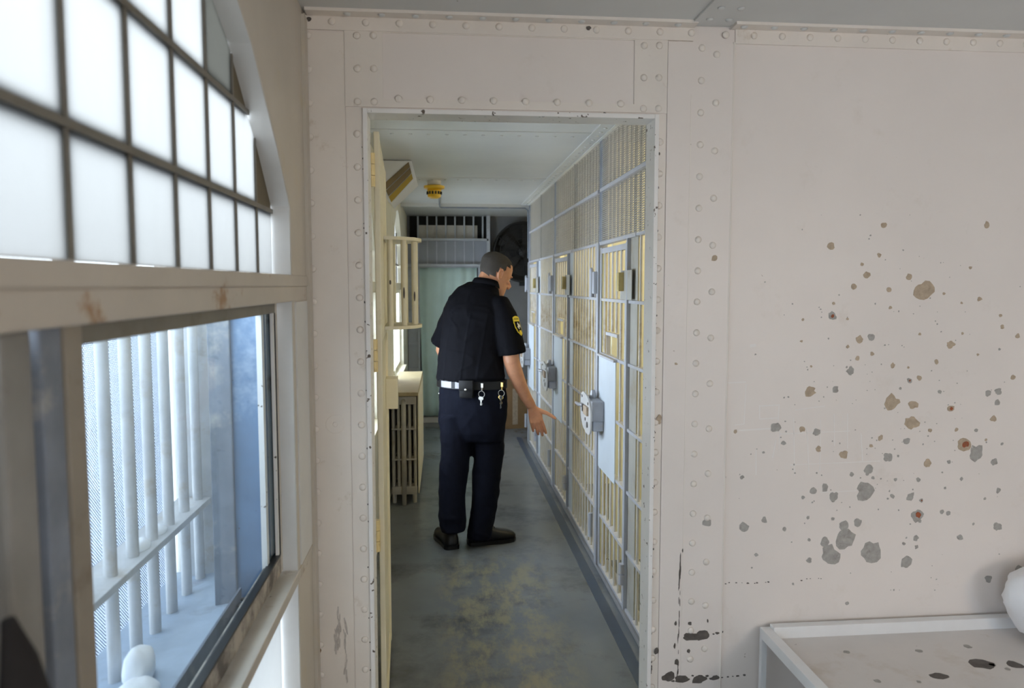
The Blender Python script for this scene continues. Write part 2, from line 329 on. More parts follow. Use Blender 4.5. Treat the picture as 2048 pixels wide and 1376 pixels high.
# seams of the ceiling plates
MB().box(LX, 0.80, 4.02, 4.10, CEIL - 0.004, CEIL).build('seam_plate', M['ceiling'], ce)
MB().box(LX, 0.80, 5.76, 5.84, CEIL - 0.004, CEIL).build('seam_plate', M['ceiling'], ce)
MB().box(0.775, 0.90, -3, 2.33, CEIL - 0.006, CEIL).build('seam_plate', M['ceiling'], ce)
MB().box(0.80, 0.90, WY + WT, 7.6, CEIL - 0.008, CEIL).build('seam_plate', M['ceiling'], ce)
rivets(ce, RV_CEIL, [(x * 0.098 - 0.36, 4.14, CEIL) for x in range(12)] + [(x * 0.098 - 0.36, 5.88, CEIL) for x in range(12)])
rivets(ce, RV_CEIL, [(x, 2.28 - k * 0.095, CEIL - 0.006) for k in range(8) for x in (0.815, 0.875)])
rivets(ce, RV_CEIL, [(0.84, 2.6 + k * 0.105, CEIL - 0.008) for k in range(48)])
MB().box(LX, 0.89, 7.6, 7.66, CEIL - 0.03, CEIL).build('seam_plate', M['ceiling'], ce)

# front wall with the doorway
DX0, DX1, DZ = -0.222, 0.669, 2.150
wf = MB().prism([(-0.47, 0), (DX0 - 0.012, 0), (DX0 - 0.012, DZ + 0.012), (DX1 + 0.012, DZ + 0.012), (DX1 + 0.012, 0), (2.9, 0), (2.9, CEIL), (-0.47, CEIL)], 'y', WY, WY + WT).build('wall_front', M['wall'], kind='structure')
def wx(u, v=600): return atY(u, v, WY).x
def wz(u, v): return atY(u, v, WY).z
ZF = 2.392          # lower edge of the ceiling angle's wall leg
def panel(pts, th, m='wall_strip', bev=0.0015):
    b = MB(); b.prism(pts, 'y', WY - th, WY)
    return b.build('wall_plate', M[m], wf)
xa, xb, xc, xd, xe, xf = LX + 0.004, wx(697), wx(766, 150), wx(1268, 150), wx(1334, 150), 0.920
panel([(xa, 0), (xb, 0), (xb, ZF - 0.006), (xa, ZF - 0.006)], 0.003)
zt, zb, z2 = wz(1000, 73), wz(1000, 203), DZ + 0.022
panel([(xb + 0.001, z2 - 0.003), (xe, z2 - 0.003), (xe, ZF), (xd, ZF), (xd, zb), (xc, zb), (xc, ZF), (xb + 0.001, ZF)], 0.005)
panel([(xc, zt), (xd, zt), (xd, ZF), (xc, ZF)], 0.0045)
panel([(xb + 0.002, 0), (DX0 - 0.014, 0), (DX0 - 0.014, z2 - 0.006), (xb + 0.002, z2 - 0.006)], 0.0025)
panel([(DX1 + 0.014, 0), (xe - 0.001, 0), (xe - 0.001, z2 - 0.006), (DX1 + 0.014, z2 - 0.006)], 0.0025)
panel([(xe + 0.001, 0), (xf, 0), (xf, ZF - 0.004), (xe + 0.001, ZF - 0.004)], 0.006, 'wall')
MB().box(wx(1373), wx(1375), WY - 0.0068, WY - 0.005, 0, wz(1373, 190)).build('weld_seam', M['wall_strip'], wf)
# big right plate: proud at its left edge bead
MB().tube([(xf + 0.003, WY - 0.004, 0), (xf + 0.003, WY - 0.004, ZF)], 0.004, 8).build('weld_seam', M['wall_strip'], wf)
# ceiling angle
tr = MB(); tr.box(LX, wx(1386, 50), WY - 0.008, WY, ZF, CEIL); tr.box(LX + 0.01, wx(1386, 50), WY - 0.055, WY, CEIL - 0.009, CEIL)
ta = tr.build('trim_1', M['wall_strip'], kind='structure')
tr = MB(); tr.box(xf + 0.006, 2.88, WY - 0.007, WY, ZF - 0.004, CEIL); tr.box(xf - 0.01, 2.88, WY - 0.055, WY, CEIL - 0.009, CEIL)
tb = tr.build('trim_2', M['wall_strip'], kind='structure')
zr = wz(924, 55)
rivets(ta, RV_WALL, [(wx(664, 50) + 0.1005 * k, WY - 0.008, 2.416) for k in range(12)])
rivets(ta, RV_CEIL, [(wx(697, 40) + 0.1005 * k, WY - 0.035, CEIL - 0.009) for k in range(11)])
rivets(tb, RV_WALL, [(wx(1450, 74) + 0.092 * k, WY - 0.007, 2.414) for k in range(12)])
rivets(tb, RV_CEIL, [(wx(1480, 60) + 0.097 * k, WY - 0.035, CEIL - 0.009) for k in range(11)])
P0 = 0.0995
rivets(wf, RV_WALL, [(wx(627, 600), WY - 0.003, wz(627, 71) - P0 * k) for k in range(21)])
rivets(wf, RV_WALL, [(wx(721, 700), WY - 0.0025, wz(718, 268) - P0 * k) for k in range(19)])
for v in (72, 138, 204): rivets(wf, RV_WALL, [(wx(u, 150), WY - 0.005, wz(u, v)) for u in (715, 748)])
for v in (92, 156, 218): rivets(wf, RV_WALL, [(wx(u, 150), WY - 0.005, wz(u, v)) for u in (1287, 1317)])
rivets(wf, RV_WALL, [(wx(797 + 63.4 * k, 210), WY - 0.005, DZ + 0.045) for k in range(8)])
rivets(wf, RV_WALL, [(wx(1315, 600), WY - 0.0025, wz(1316, 284) - P0 * k) for k in range(19)])
rivets(wf, RV_WALL, [(wx(1393, 600), WY - 0.006, wz(1398, 97) - P0 * k) for k in range(21)])
rivets(wf, RV_WALL, [(wx(1424, 500), WY - 0.006, wz(1428, 110) - 0.149 * k) for k in range(14)])
# a large flush bolt boss left of the door
MB().lathe([(0.030, 0), (0.030, -0.0015), (0.027, -0.002)], (wx(671, 848), WY - 0.003, wz(671, 848)), 'y', 28).build('boss', M['wall_strip'], wf)
MB().lathe([(0.008, 0), (0.007, -0.002)], (wx(671, 848), WY - 0.005, wz(671, 848)), 'y', 14).build('boss', M['wall_strip'], wf)
# door frame: flat bar around the opening
fr = MB(); e = 0.014; y0 = WY - 0.012; y1 = WY + WT + 0.03
fr.box(DX0 - e, DX0, y0, y1, 0, DZ + e, 0.002); fr.box(DX1, DX1 + e, y0, y1, 0, DZ + e, 0.002); fr.box(DX0, DX1, y0, y1, DZ, DZ + e, 0.002)
fr.build('trim_3', M['frame_white'], kind='structure')

# ------------------------------------------------------------------ paint chips (where the white paint has flaked off)
def chip(cx, cz, r, m, par, y, asp=1.0, rot=0, th=0.0008, jag=0.22, name='paint_chip'):
    n = 15 if r > 0.012 else 10; pts = []
    ph = random.uniform(0, 99)
    th *= 1 + ((cx * 7919.3 + cz * 3571.7) % 1) * 0.8
    for k in range(n):
        a = 2 * math.pi * k / n
        rr = r * (1 + jag * 2.2 * (noise.noise(Vector((math.cos(a) * 1.3 + ph, math.sin(a) * 1.3, ph * 0.7)))) + random.uniform(-0.09, 0.09))
        p = Vector((rr * math.cos(a) * asp, rr * math.sin(a)))
        p = Matrix.Rotation(rot, 2) @ p
        pts.append((cx + p.x, cz + p.y))
    return MB().prism(pts, 'y', y - th, y).build(name, m, par)
CH = """590,97,9;874,97,9;445,155,10;578,180,6;543,235,9;660,240,10;508,266,9;605,276,8;700,277,31;855,301,7;452,313,6;447,349,11;523,413,11;556,406,10;775,427,13;363,418,5;690,398,4;808,397,4;518,465,7;558,452,6;491,433,5;615,485,8;736,474,8;913,347,5;918,378,6;961,403,7;390,487,4;500,500,11;661,527,7;688,520,9;947,518,9;388,557,17;457,551,9;614,587,21;672,594,13;745,558,7;879,562,10;906,557,10;904,587,9;893,632,10;775,605,12;668,643,22;292,656,15;365,660,8;405,670,11;180,667,6;314,699,7;410,715,9;480,731,14;581,685,9;655,694,9;718,664,6;791,662,7;846,664,6;601,738,12;710,754,14;630,735,4;812,704,22;846,727,25;896,750,12;770,751,6;549,770,14;556,707,6;502,786,7;623,800,6;686,800,7;805,798,6;907,830,8;199,793,6;428,822,11;396,832,9;367,849,5;452,847,14;538,830,27;614,845,8;664,847,13;694,858,6;751,889,7;769,894,7;683,900,19;100,915,13;204,931,13;260,912,10;316,937,7;381,905,5;518,920,12;903,931,13;800,960,10;679,962,9;646,977,6;681,986,6;484,965,33;443,1012,34;427,972,14;480,928,15;557,998,37;653,1029,19;384,1023,8;384,966,5;238,1008,6;963,1048,11;879,1075,10;489,1142,5;340,1088,4;121,189,9;15,480,5;609,325,5;757,286,4;805,312,4;830,215,5;530,205,5;367,358,4;490,356,4;873,690,5;917,702,4;850,455,4;910,440,4;658,490,4;545,785,6;560,795,5;450,908,5;680,985,4;838,922,4;870,853,4;760,823,4;636,548,4;345,782,3;690,915,5;258,725,4"""
RUST = {(447,349), (812,704), (694,858), (661,527), (683,900), (775,605)}
for s in CH.split(';'):
    cx, cy, r = [float(k) for k in s.split(',')]
    u, v = 1340 + cx * 0.7239, 380 + cy * 0.7239
    rr = r * 0.7239 * WY / F * random.uniform(0.9, 1.08)
    yb = WY - 0.006 if u < 1437 else WY
    tan = random.random() < (0.95 if cy < 500 else 0.35 if cy < 760 else 0.0)  # primer tone plus painted-in light: warmer chips high, gray ones low
    chip(wx(u, v), wz(u, v), rr, M['chip_tan'] if tan else M['chip_gray'], wf, yb, random.uniform(0.8, 1.12), random.uniform(0, 3))
    if (cx, cy) in RUST:
        chip(wx(u, v) + rr * 0.15, wz(u, v) + rr * 0.1, rr * 0.45, M['chip_rust'], wf, yb - 0.0008)
b = MB()          # hundreds of pin-prick flakes among the larger chips, joined
for k in range(170):
    u = min(2040, max(1450, random.gauss(1750, 150))); v = min(1180, max(430, random.gauss(830, 190)))
    r = random.uniform(0.0012, 0.0035); x, z = wx(u, v), wz(u, v)
    b.prism([(x + r * math.cos(a) * random.uniform(0.6, 1.4), z + r * math.sin(a) * random.uniform(0.6, 1.4)) for a in (0, 1.2, 2.5, 3.8, 5.0)], 'y', WY - 0.0006, WY)
b.build('paint_flecks', M['chip_gray'], wf, kind='stuff')
b = MB()          # faint scratched strokes on the paint
def stroke(pts, w=2.2):
    for (p, q) in zip(pts[:-1], pts[1:]):
        a, c = atY(*p, WY), atY(*q, WY); d = (c - a).normalized(); n_ = Vector((-d.z, 0, d.x)) * (w * WY / F / 2)
        b.prism([((a + n_).x, (a + n_).z), ((c + n_).x, (c + n_).z), ((c - n_).x, (c - n_).z), ((a - n_).x, (a - n_).z)], 'y', WY - 0.0005, WY)
stroke([(1449, 845), (1449, 766), (1492, 764)]); stroke([(1492, 768), (1488, 848), (1470, 850)], 1.6)
stroke([(1519, 838), (1519, 810)]); stroke([(1519, 812), (1560, 810)]); stroke([(1519, 838), (1556, 836)]); stroke([(1558, 812), (1556, 842)])
stroke([(1478, 861), (1540, 857)], 3); stroke([(1512, 900), (1512, 950)]); stroke([(1552, 880), (1545, 915)])
for k in range(7):
    u = 1560 + k * 27; stroke([(u, 850 + random.uniform(-25, 20)), (u + random.uniform(-4, 4), 905 + random.uniform(-20, 60))], 1.6)
stroke([(1560, 868), (1700, 862)], 1.6); stroke([(1580, 930), (1760, 922)], 1.6); stroke([(1640, 985), (1740, 980)], 1.6)
stroke([(1590, 820), (1650, 812)], 1.8); stroke([(1436, 686), (1450, 686)], 4); stroke([(1500, 692), (1512, 690)], 6)
b.build('scratched_strokes', M['chip_pale'], wf, kind='stuff')
for (u, v, r, asp) in ((1404, 1268, 12, 1.3), (1380, 1272, 9, 2.0), (1336, 1352, 10, 1.5), (1360, 1356, 8, 1.8), (1398, 1357, 9, 1.6), (1428, 1354, 5, 2.2), (1350, 1245, 5, 0.5),
                       (1358, 1150, 5, 0.3), (1364, 1100, 4, 0.3), (1378, 1245, 4, 1), (1376, 1300, 4, 1), (1352, 1322, 7, 0.7), (1348, 1290, 6, 0.35), (1414, 1240, 4, 0.5), (1317, 838, 9, 0.6), (1311, 1300, 7, 0.8)):
    chip(wx(u, v), wz(u, v), r * WY / F, M['dark_chip'] if v > 900 else M['chip_tan'], wf, WY - 0.0062, asp, 0)
for (u, v) in ((1086, 231), (1117, 232), (1208, 230), (619, 40), (1176, 58)):
    chip(wx(u, v), wz(u, v), 4 * WY / F, M['dark_chip'], wf, WY - 0.0082, 1.2, 0)

rnd = random.Random(11)
for k in range(46):          # bare dark spots along the edges of the frame and of the strip beside it
    z = 0.2 + 1.85 * rnd.random() ** 1.5; r = rnd.uniform(0.0022, 0.0045)
    chip(DX1 + 0.0155 + rnd.uniform(-0.001, 0.003), z, r, M['dark_chip'], wf, WY - 0.0026, 0.6, 0, 0.0008)
for k in range(16):
    chip(DX0 - 0.016 + rnd.uniform(-0.003, 0.001), 0.25 + 1.8 * rnd.random(), rnd.uniform(0.002, 0.0035), M['dark_chip'], wf, WY - 0.0026, 0.6, 0, 0.0008)
for k in range(26):
    chip(wx(1357, 1200) + rnd.uniform(-0.003, 0.003), 0.25 + 0.5 * rnd.random(), rnd.uniform(0.006, 0.022), M['dark_chip'], wf, WY - 0.006, 0.09, rnd.uniform(-0.03, 0.03), 0.0008)
for (u0, n_, v) in ((1336, 8, 1354), (1345, 5, 1358), (1390, 6, 1268), (1440, 10, 1168), (1400, 9, 1356), (1600, 5, 1160)):
    for k in range(n_):
        chip(wx(u0 + k * 11 + rnd.uniform(-4, 4), v), wz(u0, v) + rnd.uniform(-0.004, 0.004), rnd.uniform(0.0012, 0.004) * (0.6 if v < 1200 else 1), M['dark_chip'], wf, WY - (0.006 if u0 + k * 11 < 1437 else 0), 1.8, 0, 0.0008)
for (u, v0, v1) in ((678, 1225, 1300), (690, 1250, 1365), (672, 1265, 1300)):
    for k in range(9):
        chip(wx(u, v0) + rnd.uniform(-0.004, 0.004), wz(u, v0 + (v1 - v0) * k / 9), rnd.uniform(0.010, 0.026), M['scuff'], wf, WY - 0.003, 0.14, rnd.uniform(-0.2, 0.2), 0.0006 + 0.00012 * k)
for (u, v) in ((632, 1290), (628, 1312), (640, 1300), (622, 1235), (627, 950), (630, 1340)):
    chip(wx(u, v), wz(u, v), rnd.uniform(0.005, 0.009), M['rust_spot'], wf, WY - 0.0031, 0.8, 0, 0.0008)

# ------------------------------------------------------------------ left wall with arched windows
def arch(yc, hw, z0, k=1.0):
    """outline of an arched opening: cant-cornered arch, centre yc, half width hw"""
    up = [(1.0, 1.84), (0.84, 1.975), (0.71, 2.065), (0.59, 2.15), (0.48, 2.20), (0.22, 2.30), (0.0, 2.325)]
    right = [(yc + hw * a, z) for a, z in up]; left = [(yc - hw * a, z) for a, z in up[-2::-1]]
    return [(yc - hw, z0), (yc + hw, z0)] + right + left
W1C, W1H = 1.17, 0.92
def wall_with_holes(name, x0, x1, ya, yb, holes, m, **tags):
    bm = bmesh.new(); edges = []
    for loop in [[(ya, 0), (yb, 0), (yb, CEIL), (ya, CEIL)]] + holes:
        vs = [bm.verts.new((x1, y, z)) for y, z in loop]
        edges += [bm.edges.new((vs[i], vs[(i + 1) % len(vs)])) for i in range(len(vs))]
    bmesh.ops.triangle_fill(bm, use_beauty=True, use_dissolve=False, edges=edges)
    geom = bmesh.ops.extrude_face_region(bm, geom=list(bm.faces))
    bmesh.ops.translate(bm, verts=[v for v in geom['geom'] if isinstance(v, bmesh.types.BMVert)], vec=(x0 - x1, 0, 0))
    bmesh.ops.recalc_face_normals(bm, faces=bm.faces)
    me = bpy.data.meshes.new(name); bm.to_mesh(me); bm.free()
    return tag(link(name, me, m), **tags)
wl = wall_with_holes('wall_left', LX - 0.055, LX, -3.2, WY, [arch(W1C, W1H, 0.30), arch(-1.6, 0.85, 0.30)], M['side_wall'], kind='structure')
wl2 = wall_with_holes('wall_left_corridor', LX - 0.055, LX, WY + WT, 9.1, [arch(4.05, 0.62, 0.75), arch(7.1, 0.80, 0.75)], M['corridor_wall'], kind='structure')
# outer masonry shell with square openings
def sq(yc, hw, z0, z1=2.38): return [(yc - hw, z0), (yc + hw, z0), (yc + hw, z1), (yc - hw, z1)]
wo = wall_with_holes('wall_outer', -0.83, -0.475, -3.2, 9.1, [sq(W1C + 0.08, W1H + 0.10, 0.28), sq(-1.6, 0.87, 0.28), sq(4.05, 0.64, 0.72), sq(7.1, 0.82, 0.72)], M['stone'], kind='structure')
# angle strips beside the window and in the corner
boxp('wall_plate', M['reveal'], wl, LX - 0.001, LX + 0.004, 2.115, 2.29, 0.84, 1.583)
boxp('wall_plate', M['side_wall'], wl, LX - 0.001, LX + 0.010, 2.305, WY - 0.008, 0.0, CEIL - 0.02)

# ---- window_1, the near arched window
w1 = empty('window_1', 'arched steel window with frosted panes above a transom and a clear sash below', None, (0, 0, 0), kind='structure')
WXP = LX - 0.052
# reveal lining follows the arch
out = arch(W1C, W1H, 0.30); inn = arch(W1C, W1H - 0.006, 0.306)
bm = bmesh.new()
def ring_prism(outer, inner, xa, xb, mb):
    n = len(outer)
    A = [mb.bm.verts.new((xa, *p)) for p in outer]; B = [mb.bm.verts.new((xa, *p)) for p in inner]
    C = [mb.bm.verts.new((xb, *p)) for p in outer]; D = [mb.bm.verts.new((xb, *p)) for p in inner]
    for i in range(n):
        j = (i + 1) % n
        mb.bm.faces.new((A[i], A[j], B[j], B[i])); mb.bm.faces.new((C[i], D[i], D[j], C[j]))
        mb.bm.faces.new((B[i], B[j], D[j], D[i])); mb.bm.faces.new((A[i], C[i], C[j], A[j]))
    return mb
bm.free()
ring_prism([(y, z) for y, z in out], inn, LX - 0.056, LX - 0.002, MB()).build('reveal_lining', M['reveal'], w1)
YE = W1C + W1H - 0.006; YS = W1C - W1H + 0.006
cols = [YS + 0.0] + [1.92 - 0.189 * k for k in range(8, -1, -1)] + [YE]
rows = [1.655, 1.826, 2.035, 2.25, 2.325]
def arch_top(y):
    o = sorted([(p, q) for p, q in inn if q > 1.5] , key=lambda t: t[0])
    for (a, za), (c, zc) in zip(o[:-1], o[1:]):
        if a <= y <= c and c > a: return za + (zc - za) * (y - a) / (c - a)
    return 1.84
for y in cols[1:-1]:
    MB().box(WXP - 0.004, WXP + 0.005, y - 0.004, y + 0.004, 1.65, min(2.32, arch_top(y))).build('muntin', M['muntin'], w1)
for z in rows[1:4]:
    ys = [y for y in [YS + 0.005 * k for k in range(int((YE - YS) / 0.005) + 1)] if arch_top(y) > z]
    MB().box(WXP - 0.004, WXP + 0.0075, min(ys), max(ys), z - 0.0055, z + 0.0055).build('muntin', M['muntin'], w1)
def clip_pane(y0, y1, z0, z1):
    pts = [(y0, z0), (y1, z0)]
    n = 6
    for k in range(n, -1, -1):
        y = y0 + (y1 - y0) * k / n; pts.append((y, max(z0 + 0.0005, min(z1, arch_top(y)))))
    return pts
for i in range(len(cols) - 1):
    for j in range(4):
        y0_, y1_, z0_, z1_ = cols[i] + 0.006, cols[i+1] - 0.006, rows[j] + 0.006, rows[j+1] - 0.006
        if max(arch_top(y0_), arch_top(y1_), arch_top((y0_ + y1_) / 2)) < z0_ + 0.01: continue
        corner = (arch_top(y1_) < z1_ - 0.02 and j in (1, 2)) and y1_ > 1.7
        solid = (y0_ > 1.9 and j >= 1) or (y0_ > 1.7 and j >= 2 )
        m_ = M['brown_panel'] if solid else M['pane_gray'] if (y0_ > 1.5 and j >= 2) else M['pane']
        MB().prism(clip_pane(y0_, y1_, z0_, z1_), 'x', WXP - 0.002, WXP + 0.002).build('pane', m_, w1)
for y in cols[1:-1]: MB().box(WXP - 0.014, WXP - 0.006, y - 0.013, y + 0.013, 1.65, min(2.31, arch_top(y) - 0.004)).build('edge_shade_strip', M['muntin'], w1)  # strips added behind the glass to shade the pane edges
for z in rows[1:4]:
    ys = [y for y in [YS + 0.005 * k for k in range(int((YE - YS) / 0.005) + 1)] if arch_top(y) > z + 0.01]
    MB().box(WXP - 0.0145, WXP - 0.0065, min(ys), max(ys), z - 0.014, z + 0.014).build('edge_shade_strip', M['muntin'], w1)
# transom: two tiers
boxp('transom', M['transom'], w1, LX - 0.06, LX + 0.006, YS - 0.03, 2.30, 1.6265, 1.657, 0.003)
boxp('transom', M['transom'], w1, LX - 0.06, LX + 0.001, YS - 0.03, 2.325, 1.585, 1.627, 0.003)
# ledge
boxp('ledge', M['sash'], w1, LX - 0.05, LX + 0.004, YS, 2.30, 0.806, 0.836, 0.003)
# lower lights under the ledge
for (a, c) in ((0.27, 0.85), (0.87, 1.45), (1.47, 2.075)):
    MB().box(WXP - 0.002, WXP + 0.002, a, c, 0.33, 0.80).build('pane', M['pane'], w1)
for y in (0.86, 1.46): MB().box(WXP - 0.006, WXP + 0.012, y - 0.01, y + 0.01, 0.31, 0.806).build('muntin', M['cream'], w1)
boxp('transom', M['sash'], w1, WXP - 0.004, WXP + 0.014, YS, YE, 0.30, 0.33)
# clear sash
sash = empty('sash', None, None); sash.parent = w1
sx0, sx1 = WXP - 0.012, WXP + 0.014
boxp('stile', M['sash_brown'], sash, sx0, sx1, 0.928, 0.970, 0.845, 1.583, 0.002)
boxp('stile', M['sash'], sash, sx0, sx1, 2.045, 2.07, 0.845, 1.583, 0.002)
boxp('rail', M['sash_dark'], sash, sx0, sx1, 0.970, 2.045, 0.845, 0.895, 0.002)
boxp('gasket', M['black'], sash, WXP - 0.004, WXP + 0.0145, 0.970, 2.045, 0.895, 0.901)
boxp('gasket', M['black'], sash, WXP + 0.002, WXP + 0.0145, 2.0395, 2.0455, 0.90, 1.556)
boxp('rail', M['muntin'], sash, sx0, sx1, 0.970, 2.045, 1.556, 1.583, 0.002)  # painted dark and made deeper to imitate the shadow band up here
boxp('glass', M['clear'], sash, WXP - 0.001, WXP + 0.001, 0.970, 2.045, 0.90, 1.568)
boxp('stop_bead', M['frame_white'], sash, WXP + 0.004, WXP + 0.012, 2.028, 2.045, 0.90, 1.568)
# fixed mullion and posts left of the sash
boxp('mullion', M['slate'], w1, WXP - 0.02, WXP + 0.010, 0.880, 0.927, 0.84, 1.583, 0.003)
boxp('mullion', M['sash_gray'], w1, WXP - 0.03, WXP + 0.012, 0.80, 0.858, 0.84, 1.583, 0.006)
boxp('back_plate', M['slate'], w1, WXP - 0.035, WXP - 0.028, YS, 0.95, 0.84, 1.583)
# ---- outside of window_1
YR = 1.955     # blue reveal
BJ00, BJ0, BJ1 = [atY(u_, 800, YR).x for u_ in (420, 465, 516)]
boxp('outer_frame', M['frame_white'], w1, BJ1, -0.4575, YR - 0.004, YR + 0.02, 0.80, 1.60)
boxp('blue_jamb', M['blue'], w1, BJ0, BJ1, YR, YR + 0.10, 0.79, 1.60)
boxp('weathered_jamb', M['slate'], w1, BJ00, BJ0, YR - 0.012, YR + 0.10, 0.79, 1.60, 0.003)
MB().prism([(-0.83, 0.75), (-0.528, 0.78), (-0.528, 0.812), (-0.83, 0.77)], 'y', 0.25, 2.26).build('outer_sill', M['sill'], w1)
boxp('sill_channel', M['slate'], w1, -0.528, -0.5225, 0.28, YR - 0.013, 0.792, 0.850)
boxp('sill_channel', M['slate'], w1, -0.5225, -0.4725, 0.28, YR - 0.004, 0.79, 0.8035)
db = MB(); rnd2 = random.Random(5)
for k in range(90):
    y = rnd2.uniform(1.2, 1.95) if k % 3 else rnd2.uniform(1.75, 1.95); x = rnd2.uniform(-0.515, -0.475); r = rnd2.uniform(0.004, 0.012)
    db.ell((x, y, 0.803 + 0.3 * r + (0.02 * rnd2.random() if y > 1.8 else 0)), (r, r * rnd2.uniform(0.6, 1.6), r * 0.5), None, 6, 4)
db.build('debris', M['dark_chip'], w1, kind='stuff')
gr = empty('window_bars', 'whitish vertical security bars with one cross rail outside the clear sash', 'grille', (-0.70, 1.5, 0.80))
for k in range(16):
    y = 2.178 - 0.1135 * k
    if y > 0.3: MB().tube([(0, y - 1.5, -0.03), (0, y - 1.5, 0.85)], 0.0135, 14).build('bar', M['bars_white'], gr, smooth=True, angle=50)
boxp('rail', M['bars_white'], gr, -0.060, 0.030, -1.22, 0.70, 0.203, 0.219)
boxp('end_post', M['bars_white'], gr, -0.04, 0.14, 0.705, 0.76, -0.02, 0.80, 0.004)
# woven wire screen outside the bars
b = MB(); p = 0.0062; y0s, y1s, z0s, z1s = 0.30, 2.26, 0.75, 1.66
def strip(a, c, w=0.0013):
    d = (Vector(c) - Vector(a)).normalized(); n_ = Vector((0, -d.z, d.y)) * w
    x_ = -0.80; va = [(x_, a[1], a[2]), (x_, c[1], c[2])]
    vs = [b.bm.verts.new(Vector(q)) for q in (Vector(va[0]) + n_, Vector(va[1]) + n_, Vector(va[1]) - n_, Vector(va[0]) - n_)]
    vt = [b.bm.verts.new(Vector(q.co) + Vector((-0.0016, 0, 0))) for q in vs]
    b.bm.faces.new(vs); b.bm.faces.new(vt[::-1])
    for i in range(4): b.bm.faces.new((vs[i], vt[i], vt[(i+1) % 4], vs[(i+1) % 4]))
k = y0s - (z1s - z0s)
while k < y1s:
    for sgn in (1, -1):
        ya, za = k, z0s; yb_, zb_ = k + (z1s - z0s), z1s
        if sgn < 0: za, zb_ = z1s, z0s
        pts = []
        t0 = max(0, (y0s - ya) / (yb_ - ya)); t1 = min(1, (y1s - ya) / (yb_ - ya))
        if t1 > t0:
            A = (0, ya + (yb_ - ya) * t0, za + (zb_ - za) * t0); C_ = (0, ya + (yb_ - ya) * t1, za + (zb_ - za) * t1)
            strip(A, C_)
    k += p * 1.414
b.build('wire_screen', M['screen'], None, label='fine diamond wire mesh screen outside the window bars', cat='screen')
# snow on rail and sill
def snow(y, x, z, rx, ry, rz, label):
    o = MB().ell((0, 0, 0), (rx, ry, rz), None, 20, 14)
    for v in o.bm.verts:
        v.co += v.co.normalized() * 0.25 * min(rx, rz) * noise.noise(v.co * 40 + Vector((y * 9, 0, 0)))
        if v.co.z < -rz * 0.35: v.co.z = -rz * 0.35
    return o.build('snow_clump', M['snow'], None, (x, y, z), True, label=label, cat='snow', group='snow clumps outside the window')
snow(1.775, -0.705, 1.0245, 0.022, 0.036, 0.017, 'small white snow clump on the bar rail, third gap from the end')
snow(1.89, -0.705, 1.0245, 0.020, 0.032, 0.016, 'small white snow clump on the bar rail, second gap from the end')
snow(1.585, -0.640, 0.823, 0.032, 0.045, 0.052, 'taller round white snow lump on the outer window sill')
snow(1.500, -0.610, 0.818, 0.040, 0.05, 0.026, 'lower flat white snow lump in front of the taller one on the sill')
# soft black blob at lower left
b = MB()
b.tube([(-0.372, 0.655, 1.345), (-0.370, 0.662, 1.30), (-0.368, 0.672, 1.24), (-0.366, 0.678, 1.15), (-0.364, 0.684, 1.05), (-0.362, 0.69, 0.85), (-0.36, 0.69, 0.6)],
       [(0.006, 0.006), (0.012, 0.020), (0.018, 0.036), (0.022, 0.044), (0.024, 0.050), (0.026, 0.06), (0.03, 0.07)], 24, side=(1, 0, 0))
for v in b.bm.verts: v.co += Vector((1, 1, 0)) * 0.006 * noise.noise(v.co * 14)
b.build('black_blob', M['matte_black'], None, smooth=True, label='soft black blob against the window post at lower left', cat='coat')

# ---- unseen room side: rear wall with a window added to light the front wall, right wall
wr = bmesh.new(); edges = []
for loop in [[(-0.47, 0), (2.9, 0), (2.9, CEIL), (-0.47, CEIL)], [(1.3, 0.9), (2.2, 0.9), (2.2, 2.0), (1.3, 2.0)]]:
    vs = [wr.verts.new((x, -3.0, z)) for x, z in loop]; edges += [wr.edges.new((vs[i], vs[(i+1) % 4])) for i in range(4)]
bmesh.ops.triangle_fill(wr, use_beauty=True, edges=edges)
me = bpy.data.meshes.new('wall_rear'); wr.to_mesh(me); wr.free(); tag(link('wall_rear', me, M['side_wall']), kind='structure')
MB().box(2.8, 2.88, -3.2, 9.2, 0, CEIL).build('wall_right', M['cell_yellow'], kind='structure')
MB().box(2.6, 2.62, -3.0, WY, 0, CEIL).build('wall_right_room', M['side_wall'], kind='structure')
rw = MB().box(1.3, 2.2, -3.004, -2.996, 0.9, 2.0).build('rear_fill_window', M['clear_open'], kind='structure')
for x in (1.3, 1.74, 2.18): boxp('muntin', M['sash'], rw, x, x + 0.02, -3.02, -2.98, 0.9, 2.0)
w5 = empty('left_fill_window', None, None, kind='structure')  # unseen side window, also put in for light on the front wall
boxp('pane', M['clear_open'], w5, WXP - 0.002, WXP + 0.002, -2.44, -0.76, 0.31, 1.63)
boxp('pane', M['pane'], w5, WXP - 0.002, WXP + 0.002, -2.44, -0.76, 1.64, 2.36)
boxp('transom', M['sash'], w5, LX - 0.06, LX, -2.46, -0.74, 1.6, 1.65)

